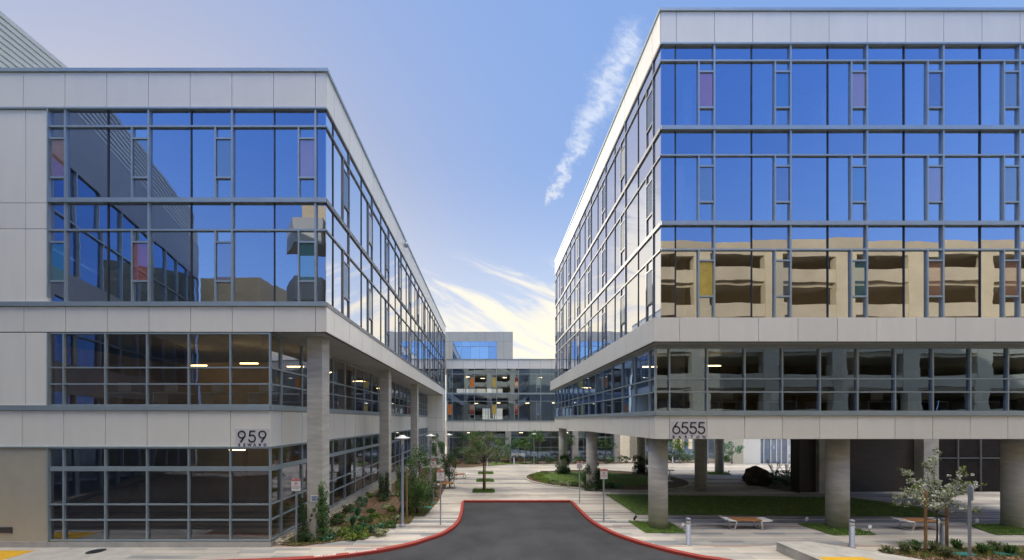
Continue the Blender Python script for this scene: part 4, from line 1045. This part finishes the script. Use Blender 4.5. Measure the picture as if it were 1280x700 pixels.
for (px, py, k, lb) in ((550.7, 655.6, 1.0, 'nearer no parking sign on the left pavement of the driveway'), (541.8, 626.7, 1.03, 'farther no parking sign beside the second lamp post'),
                    (724.4, 628, 1.0, 'farther no parking sign right of the driveway end'), (754.6, 651.7, 1.0, 'nearer no parking sign right of the driveway')):
    c = copy_tree(s0); x, y = gp(px, py); c.location = (x, y, g(y)); c.scale = (1, 1, k); c['label'] = lb
sp = empty('sign_post', ((1212-PX)*12.9/F, 12.9, 0), -.98); tag(sp, 'grey post with a sign seen edge on, right of the blossom tree', 'sign post')
p = MB(); p.box(-.04, .04, -.04, .04, -.1, 2.62); p.build('post', M_post, sp)
p = MB(); p.box(.042, .07, -.2, .2, 2.12, 2.6); p.box(.07, .085, -.19, .19, 2.13, 2.59); p.build('sign_plate', M_post, sp)
def bollard(x, y, h, label):
    root = empty('bollard', (x, y, g(y))); tag(root, label, 'bollard', 'grey bollard lights')
    p = MB(); p.lathe(0, 0, [(.12, 0), (.12, .03), (.085, .04), (.085, h-.24)], 24); p.build('post', M_lampm, root, True)
    q = MB(); q.lathe(0, 0, [(.075, h-.24), (.075, h-.1)], 24); q.build('light_band', M_whitem, root, True)
    q = MB(); q.lathe(0, 0, [(.088, h-.1), (.088, h-.02), (.06, h)], 24); q.build('cap', M_lampm, root, True); return root
b0 = bollard((860.4-PX)*14.33/F, 14.33, 1.08, 'bollard light beside the grass patch of the nearest round column')
for (X, Y, lb) in (((1065-PX)*14.07/F, 14.07, 'bollard light left of the raised slab and the blossom tree'), ((1178.6-PX)*14.3/F, 14.3, 'bollard light behind the right stake of the blossom tree'),
                   (-.2, 46.3, 'far bollard left of the far lawn'), (3.5, 49.6, 'far bollard at the corner of the far lawn'), (25.7, 50, 'nearer of two far bollards seen past the big round column'), (28.2, 53, 'farther of two far bollards seen past the big round column')):
    c = copy_tree(b0); c.location = (X, Y, g(Y)); c['label'] = lb
def bench(x, y, rz, label):
    root = empty('bench', (x, y, g(y)), rz); tag(root, label, 'bench', 'wood and white metal benches')
    for k in range(5):
        s = MB(); s.box(-.62, .62, -.26+k*.108, -.26+k*.108+.095, .42, .475); s.build('seat_slat', M_wood, root, bevel=.006)
    for sx in (-1, 1):
        f = MB()
        # bent white end: arm rising outward, splayed legs and a floor runner
        for sy in (-.27, .27): f.tube([(sx*1.02, sy, .52 if sx < 0 else .46), (sx*.84, sy, .44), (sx*.6, sy, .43), (sx*.55, sy, .4), (sx*.63, sy*.95, .03)], [.032, .035, .038, .036, .03], 8)
        f.tube([(sx*1.02, -.27, .52 if sx < 0 else .46), (sx*1.02, .27, .52 if sx < 0 else .46)], .03, 8)
        f.tube([(sx*.63, -.26, .03), (sx*.63, .26, .03)], .028, 8)
        f.build('end_frame', M_whitem, root, True)
        c = MB(); c.box(min(sx*.64, sx*1.0), max(sx*.64, sx*1.0), -.25, .25, .445, .462); c.build('end_tray', M_whitem, root)
    return root
x, y = gp(931.5, 661); q0 = bench(x, y, -.05, 'bench nearest the round column beside the left bollard, before the lawn')
for (px, py, rz, lb) in ((1149, 662, 0.03, 'bench behind the blossom tree'), (558, 611, .55, 'nearer bench beside the left planting bed'), (573.5, 598.5, .45, 'farther bench beside the slim dark tree')):
    c = copy_tree(q0); x, y = gp(px, py); c.location = (x, y, g(y)); c.rotation_euler = (0, 0, rz); c['label'] = lb
def spot(px, py, label, m=M_black, rz=.6):
    x, y = gp(px, py); root = empty('ground_spotlight', (x, y, g(y)+.02), rz); tag(root, label, 'spotlight', 'small ground spotlights')
    a = MB(); a.tube([(0, 0, -.02), (0, 0, .13)], .015, 6); a.build('stake', M_black, root)
    a = MB(); a.tube([(-.07, 0, .1), (.11, 0, .24)], [.05, .06], 12); a.build('lamp_head', m, root, True)
    return root
for px, py, m, lb in ((793.5, 652, M_black, 'spotlight left of the nearest round column'), (853, 662, M_whitem, 'spotlight at the right tip of the nearest grass patch'), (1008, 654, M_whitem, 'spotlight left of the second front round column'),
                      (1087, 665, M_whitem, 'spotlight right of the second front round column'), (1221, 656, M_whitem, 'spotlight left of the rightmost round column'), (911, 591.5, M_black, 'spotlight on the small far grass strip'), (428, 671, M_whitem, 'white spotlight in the left planting bed')):
    spot(px, py, lb, m)
# round table near the island
tb = empty('cafe_table', (16.5, 32.6, g(32.6))); tag(tb, 'small white pedestal table beside the round island', 'table')
a = MB(); a.lathe(0, 0, [(.28, 0), (.28, .03), (.04, .05), (.04, .98)], 16); a.build('pedestal', M_whitem, tb)
a = MB(); a.lathe(0, 0, [(.38, .98), (.38, 1.02)], 24); a.build('table_top', M_whitem, tb)
# column notice
cn = empty('notice_plate', (-7.21, 14.79, 1.75)); tag(cn, 'small white notice with blue lines on the first square column', 'notice')
a = MB(); a.box(-.16, .16, -.012, .008, -.14, .14); a.build('plate', M_plate, cn)
a = MB()
for k, z in enumerate((.08, .03, -.02, -.07)): a.box(-.11+.02*(k % 2), .11-.03*(k % 2), -.018, -.0125, z-.014, z+.014)
a.build('blue_lines', M_signblue, cn)

# ---- address numbers
def ribbon(mb, pts, w, y0, y1, closed=False):
    P = [Vector(p) for p in pts]; n = len(P); Lf, Rt = [], []
    for i in range(n):
        a = P[(i-1) % n] if closed or i > 0 else P[0]; b = P[(i+1) % n] if closed or i < n-1 else P[-1]
        t = (b-a).normalized(); nr = Vector((-t.y, t.x))*w/2
        Lf.append(P[i]+nr); Rt.append(P[i]-nr)
    m = n if closed else n-1
    for i in range(m):
        j = (i+1) % n; q = [Lf[i], Rt[i], Rt[j], Lf[j]]
        mb.hexa([(p.x, y0, p.y) for p in q]+[(p.x, y1, p.y) for p in q])
def arc(cx, cy, r, a0, a1, n=20): return [(cx+r*math.cos(math.radians(a0+(a1-a0)*i/n)), cy+r*math.sin(math.radians(a0+(a1-a0)*i/n))) for i in range(n+1)]
def digit(mb, d, x, z, h, y0, y1):
    w = .1*h; S = lambda p: [(x+a*h, z+b*h) for a, b in p]
    if d == '9':
        ribbon(mb, S(arc(.34, .66, .285, 0, 342, 30)), w, y0, y1, True); ribbon(mb, S([(.585, .52), (.24, .01)]), w, y0, y1)
    if d == '6':
        ribbon(mb, S(arc(.34, .34, .285, 0, 342, 30)), w, y0, y1, True); ribbon(mb, S([(.095, .48), (.44, .99)]), w, y0, y1)
    if d == '5':
        ribbon(mb, S([(.60, .945), (.155, .945)]), w, y0, y1); ribbon(mb, S([(.19, .95), (.125, .53)]), w, y0-.001, y1)
        ribbon(mb, S(arc(.33, .335, .28, 140, -165, 26)), w, y0, y1)
def address(txt, word, x0, x1, ztop, zbot, zl, yface, plate, label, tsize):
    root = empty('address_sign', ((x0+x1)/2, yface, zbot)); tag(root, label, 'sign', 'building address signs')
    px0, px1, pz0, pz1 = plate; X0 = (x0+x1)/2
    a = MB(); a.box(px0-X0, px1-X0, -.012, -.004, pz0-zbot, pz1-zbot); a.build('plate', M_plate, root)
    h = ztop-zbot; pitch = ((x1-x0)-.68*h)/(len(txt)-1)
    for i, d in enumerate(txt):
        b = MB(); digit(b, d, x0-X0+i*pitch, 0, h, -.028, -.013); b.build('number', M_black, root)
    n = len(word)
    for i, ch in enumerate(word):
        text_mesh(ch, tsize, M_black, 'letter', root, (x0-X0+.06*1+(x1-x0-.12)*i/(n-1), -.016, zl-zbot), ext=.004)
X = lambda px, Y: (px-PX)*Y/F
address('959', 'SEWARD', X(297.5, YL), X(333.5, YL), hL(538), hL(553), hL(556.3), YL-.003, (X(294.5, YL), X(337, YL), hL(558.2), hL(536)), 'address sign reading 959 SEWARD on the left building corner', .155)
address('6555', 'BARTON', X(840, YQ), X(881.5, YQ), hQ(527.5), hQ(542.5), hQ(546.3), YQ-.003, (X(837.5, YQ), X(883, YQ), hQ(548.5), hQ(526)), 'address sign reading 6555 BARTON on the right building corner', .165)
# kerb lettering, painted on the red kerb top
def kerb_text(txt, i0, label):
    p = path[i0]; q = path[i0+1]; t = (q-p).normalized(); ang = math.atan2(t.y, t.x); c = offset(path, .105)[i0]
    root = empty('kerb_lettering', (c.x, c.y, g(c.y)+.0135), ang); tag(root, label, 'kerb lettering')
    text_mesh(txt, .165, M_white, 'letters', root, (0, 0, 0), (0, 0, 0), .001); return root
def near(px, py):
    w = Vector(gp(px, py)); return min(range(len(path)-1), key=lambda i: (path[i]-w).length)
kerb_text('FIRE LANE', near(408, 696), 'white FIRE LANE lettering on the left red kerb'); kerb_text('NO PARKING', near(452, 691), 'white NO PARKING lettering on the left red kerb')

# ================================================================== beyond the gap: sunlit things far away
def bigtree(X, Y, h, w, m, label, nc=40, nl=80, size=.28, name='tree'):
    return tree(X, Y, h, h*.6, (w, w, h*.4), m, label, name=name, trunk=.18, nc=nc, nl=nl, size=size, group='trees far behind the plaza', cr=.32)
bigtree(27.5, 76, 7, 2.6, M_lf_yel, 'yellow green sunlit tree in the gap beyond the end building')
bigtree(33.5, 80, 8, 3.2, M_lf_lime, 'lime green tree farther back in the gap beyond the end building')
bigtree(22.5, 84, 9, 3.4, M_lf_olive, 'olive tree at the left of the gap beyond the end building')
bigtree(38, 88, 10, 4.0, M_lf_yel, 'golden tree farthest back behind the round columns')
pt = empty('palm_tree', (29.2, 72, g(72))); tag(pt, 'palm tree with a tall orange brown trunk beyond the plaza', 'palm tree')
a = MB(); a.tube([(0, 0, -.2), (0, 0, 3), (.05, 0, 7)], [.5, .4, .34], 12); a.build('trunk', mat('palm_bark', (.42, .20, .08), .9, 0, .25, 5), pt, True)
a = MB()
for i in range(34):
    an = i*2.399; el = R.uniform(-.5, .9); pts = []
    for k in range(6):
        s = k/5; pts.append(Vector((math.cos(an)*2.6*s, math.sin(an)*2.6*s, 7+1.6*el*s-1.8*s*s)))
    sd = Vector((-math.sin(an), math.cos(an), 0))
    for k in range(5): a.face([pts[k]-sd*.22*(1-k/5), pts[k]+sd*.22*(1-k/5), pts[k+1]+sd*.22*(1-(k+1)/5.2), pts[k+1]-sd*.22*(1-(k+1)/5.2)])
a.build('fronds', M_lf_green, pt)
fb = empty('distant_building'); tag(fb, 'pale low building far beyond the gap behind the trees', 'building')
a = MB(); a.box(10, 60, 96, 106, -1.8, 7); a.build('walls', M_tan, fb)
a = MB()
for i in range(12): a.box(12+i*4, 14.2+i*4, 95.95, 96.0, .5, 2.5); a.box(12+i*4, 14.2+i*4, 95.95, 96.0, 3.8, 5.6)
a.build('window_openings', M_dark, fb)
# wall across the rear of the site at the left, closes the horizon under the connector
ground_sheet('rear_road', [(-90, 70), (120, 70), (120, 92), (-90, 92)], -.15, M_conc_l)

# ================================================================== light and sky
SKY_REF, SKY_POW = 2.32, .8
ZENITH_FILL = (30, 27.5, 23.5)  # added zenith brightness, above anything seen, to lift the shade
SUN_AZ, SUN_EL = math.radians(-38), math.radians(19)       # measured from +Y towards +X
S = Vector((math.sin(SUN_AZ)*math.cos(SUN_EL), math.cos(SUN_AZ)*math.cos(SUN_EL), math.sin(SUN_EL)))
sl = bpy.data.lights.new('sun', 'SUN'); sl.energy = 2.2; sl.angle = math.radians(.5); sl.color = (1, .87, .70)
so = bpy.data.objects.new('sun', sl); COL.objects.link(so); so.rotation_euler = S.to_track_quat('Z', 'Y').to_euler(); so.location = (0, 0, 60)
W = bpy.data.worlds.new('World'); sc.world = W; W.use_nodes = True; t = W.node_tree
for n in list(t.nodes): t.nodes.remove(n)
out = t.nodes.new('ShaderNodeOutputWorld'); bg = t.nodes.new('ShaderNodeBackground'); bg.inputs[1].default_value = .12
sky = t.nodes.new('ShaderNodeTexSky'); sky.sky_type = 'NISHITA'; sky.sun_disc = False
sky.sun_elevation = SUN_EL; sky.sun_rotation = SUN_AZ; sky.air_density = 1.0; sky.dust_density = 1.2; sky.ozone_density = 2.5; sky.altitude = 50
tc = N(t, 'ShaderNodeTexCoord'); spx = N(t, 'ShaderNodeSeparateXYZ'); L(t, tc.outputs['Generated'], spx.inputs[0])
X_, Y_, Z_ = spx.outputs
front = mathn(t, 'GREATER_THAN', Y_, .06)
ym = mathn(t, 'MAXIMUM', Y_, .06)
u = mathn(t, 'DIVIDE', X_, ym); v = mathn(t, 'DIVIDE', Z_, ym)
def noise(vec, sx, sy, scale, detail=7, rough=.6, rot=0, dist=0.0, off=(0, 0, 0)):
    mp = N(t, 'ShaderNodeMapping'); mp.inputs['Rotation'].default_value = (0, 0, rot); mp.inputs['Scale'].default_value = (sx, sy, 1); mp.inputs['Location'].default_value = off
    mp.inputs['Rotation'].default_value = (0, 0, 0)
    m0 = N(t, 'ShaderNodeMapping'); m0.inputs['Rotation'].default_value = (0, 0, rot); L(t, vec, m0.inputs['Vector'])
    L(t, m0.outputs[0], mp.inputs['Vector']); n = N(t, 'ShaderNodeTexNoise'); n.inputs['Scale'].default_value = scale; n.inputs['Detail'].default_value = detail; n.inputs['Roughness'].default_value = rough; n.inputs['Distortion'].default_value = dist
    L(t, mp.outputs[0], n.inputs['Vector']); return n.outputs['Fac']
def rng(a, lo, hi, o0=0.0, o1=1.0):
    m = N(t, 'ShaderNodeMapRange'); m.interpolation_type = 'SMOOTHSTEP'; m.clamp = True
    m.inputs[1].default_value = lo; m.inputs[2].default_value = hi; m.inputs[3].default_value = o0; m.inputs[4].default_value = o1; L(t, a, m.inputs[0]); return m.outputs[0]
uv = N(t, 'ShaderNodeCombineXYZ'); L(t, u, uv.inputs[0]); L(t, v, uv.inputs[1]); uv = uv.outputs[0]
# contrail: from (.165,.59) to (.44,1.16)
ax, ay, bx, by = .150, .575, .47, 1.20; dl = math.hypot(bx-ax, by-ay); tx, ty_ = (bx-ax)/dl, (by-ay)/dl
ru = mathn(t, 'SUBTRACT', u, ax); rv = mathn(t, 'SUBTRACT', v, ay)
al = mathn(t, 'ADD', mathn(t, 'MULTIPLY', ru, tx), mathn(t, 'MULTIPLY', rv, ty_))
wob = mathn(t, 'MULTIPLY', mathn(t, 'SUBTRACT', noise(uv, 1, 1, 13, 6, .7), .5), .13)
pe = mathn(t, 'ABSOLUTE', mathn(t, 'ADD', mathn(t, 'SUBTRACT', mathn(t, 'MULTIPLY', ru, ty_), mathn(t, 'MULTIPLY', rv, tx)), wob))
wid = rng(al, 0, .45, .02, .085)
core = mathn(t, 'SUBTRACT', 1.0, mathn(t, 'MINIMUM', mathn(t, 'DIVIDE', pe, wid), 1.0))
core = mathn(t, 'MULTIPLY', core, mathn(t, 'MULTIPLY', rng(al, 0, .05), rng(al, .52, .68, 1, 0)))
trail = mathn(t, 'MULTIPLY', rng(mathn(t, 'MULTIPLY', core, mathn(t, 'ADD', .2, mathn(t, 'MULTIPLY', noise(uv, 1.0, 2.0, 24, 7, .68, rot=.5, dist=.9), 2.2))), .25, 1.7), .85)
# low streaky cloud
n1 = noise(uv, 1.5, 8.0, 2.2, 9, .62, rot=.42, dist=.8, off=(4.3, 2.9, 0)); 
mask = rng(v, .24, .50, 1, 0)
cl = rng(mathn(t, 'ADD', n1, mathn(t, 'MULTIPLY', mathn(t, 'SUBTRACT', mask, .5), .22)), .43, .68)
cl = mathn(t, 'MULTIPLY', cl, rng(mask, 0, .25))
# wavy mackerel sheet on the left (mirrored by the right facade)
n2 = noise(uv, 1.6, 7.5, 2.6, 6, .5, rot=-.12, dist=.8)
m2 = mathn(t, 'MULTIPLY', rng(u, -.30, -.42), mathn(t, 'MULTIPLY', rng(v, .80, .55, 0, 1) if False else rng(v, .45, .80, 1, 0), rng(u, -1.2, -.95)))
wv = mathn(t, 'MULTIPLY', rng(mathn(t, 'ADD', n2, mathn(t, 'MULTIPLY', mathn(t, 'SUBTRACT', m2, .5), .25)), .44, .60), m2)
cloud = mathn(t, 'MULTIPLY', mathn(t, 'MAXIMUM', trail, mathn(t, 'MAXIMUM', cl, wv)), front)
ccol = mixc(t, rng(v, .25, .8), (5.6, 5.1, 4.1), (4.3, 4.6, 5.1))
lum = N(t, 'ShaderNodeRGBToBW'); L(t, sky.outputs[0], lum.inputs[0])
kk = mathn(t, 'POWER', mathn(t, 'DIVIDE', SKY_REF, mathn(t, 'MAXIMUM', lum.outputs[0], .05)), SKY_POW)
kc = N(t, 'ShaderNodeCombineColor')
for i in range(3): L(t, kk, kc.inputs[i])
skc = mixc(t, 1.0, sky.outputs[0], kc.outputs[0], 'MULTIPLY')
skc = mixc(t, 1.0, skc, (.965, .965, 1.05), 'MULTIPLY')
glow = mathn(t, 'MULTIPLY', mathn(t, 'MULTIPLY', rng(Z_, .62, .04), rng(Y_, -.12, .3)), .72)
skc = mixc(t, glow, skc, (5.0, 5.15, 5.4))
skc = mixc(t, rng(mathn(t, 'MULTIPLY', Y_, -1.0), -.1, .45), skc, mixc(t, 1.0, skc, (.58, .86, 1.30), 'MULTIPLY'))
south_low = mathn(t, 'MULTIPLY', rng(mathn(t, 'MULTIPLY', Y_, -1.0), .05, .5), rng(Z_, .66, .12))
skc = mixc(t, mathn(t, 'MULTIPLY', south_low, .55), skc, (2.9, 4.7, 8.2))
# bright zenith added out of view as fill light for the shade
zenith_fill = rng(Z_, .79, .90)
skc = mixc(t, zenith_fill, skc, ZENITH_FILL)
c = mixc(t, mathn(t, 'MULTIPLY', cloud, .9), skc, ccol)
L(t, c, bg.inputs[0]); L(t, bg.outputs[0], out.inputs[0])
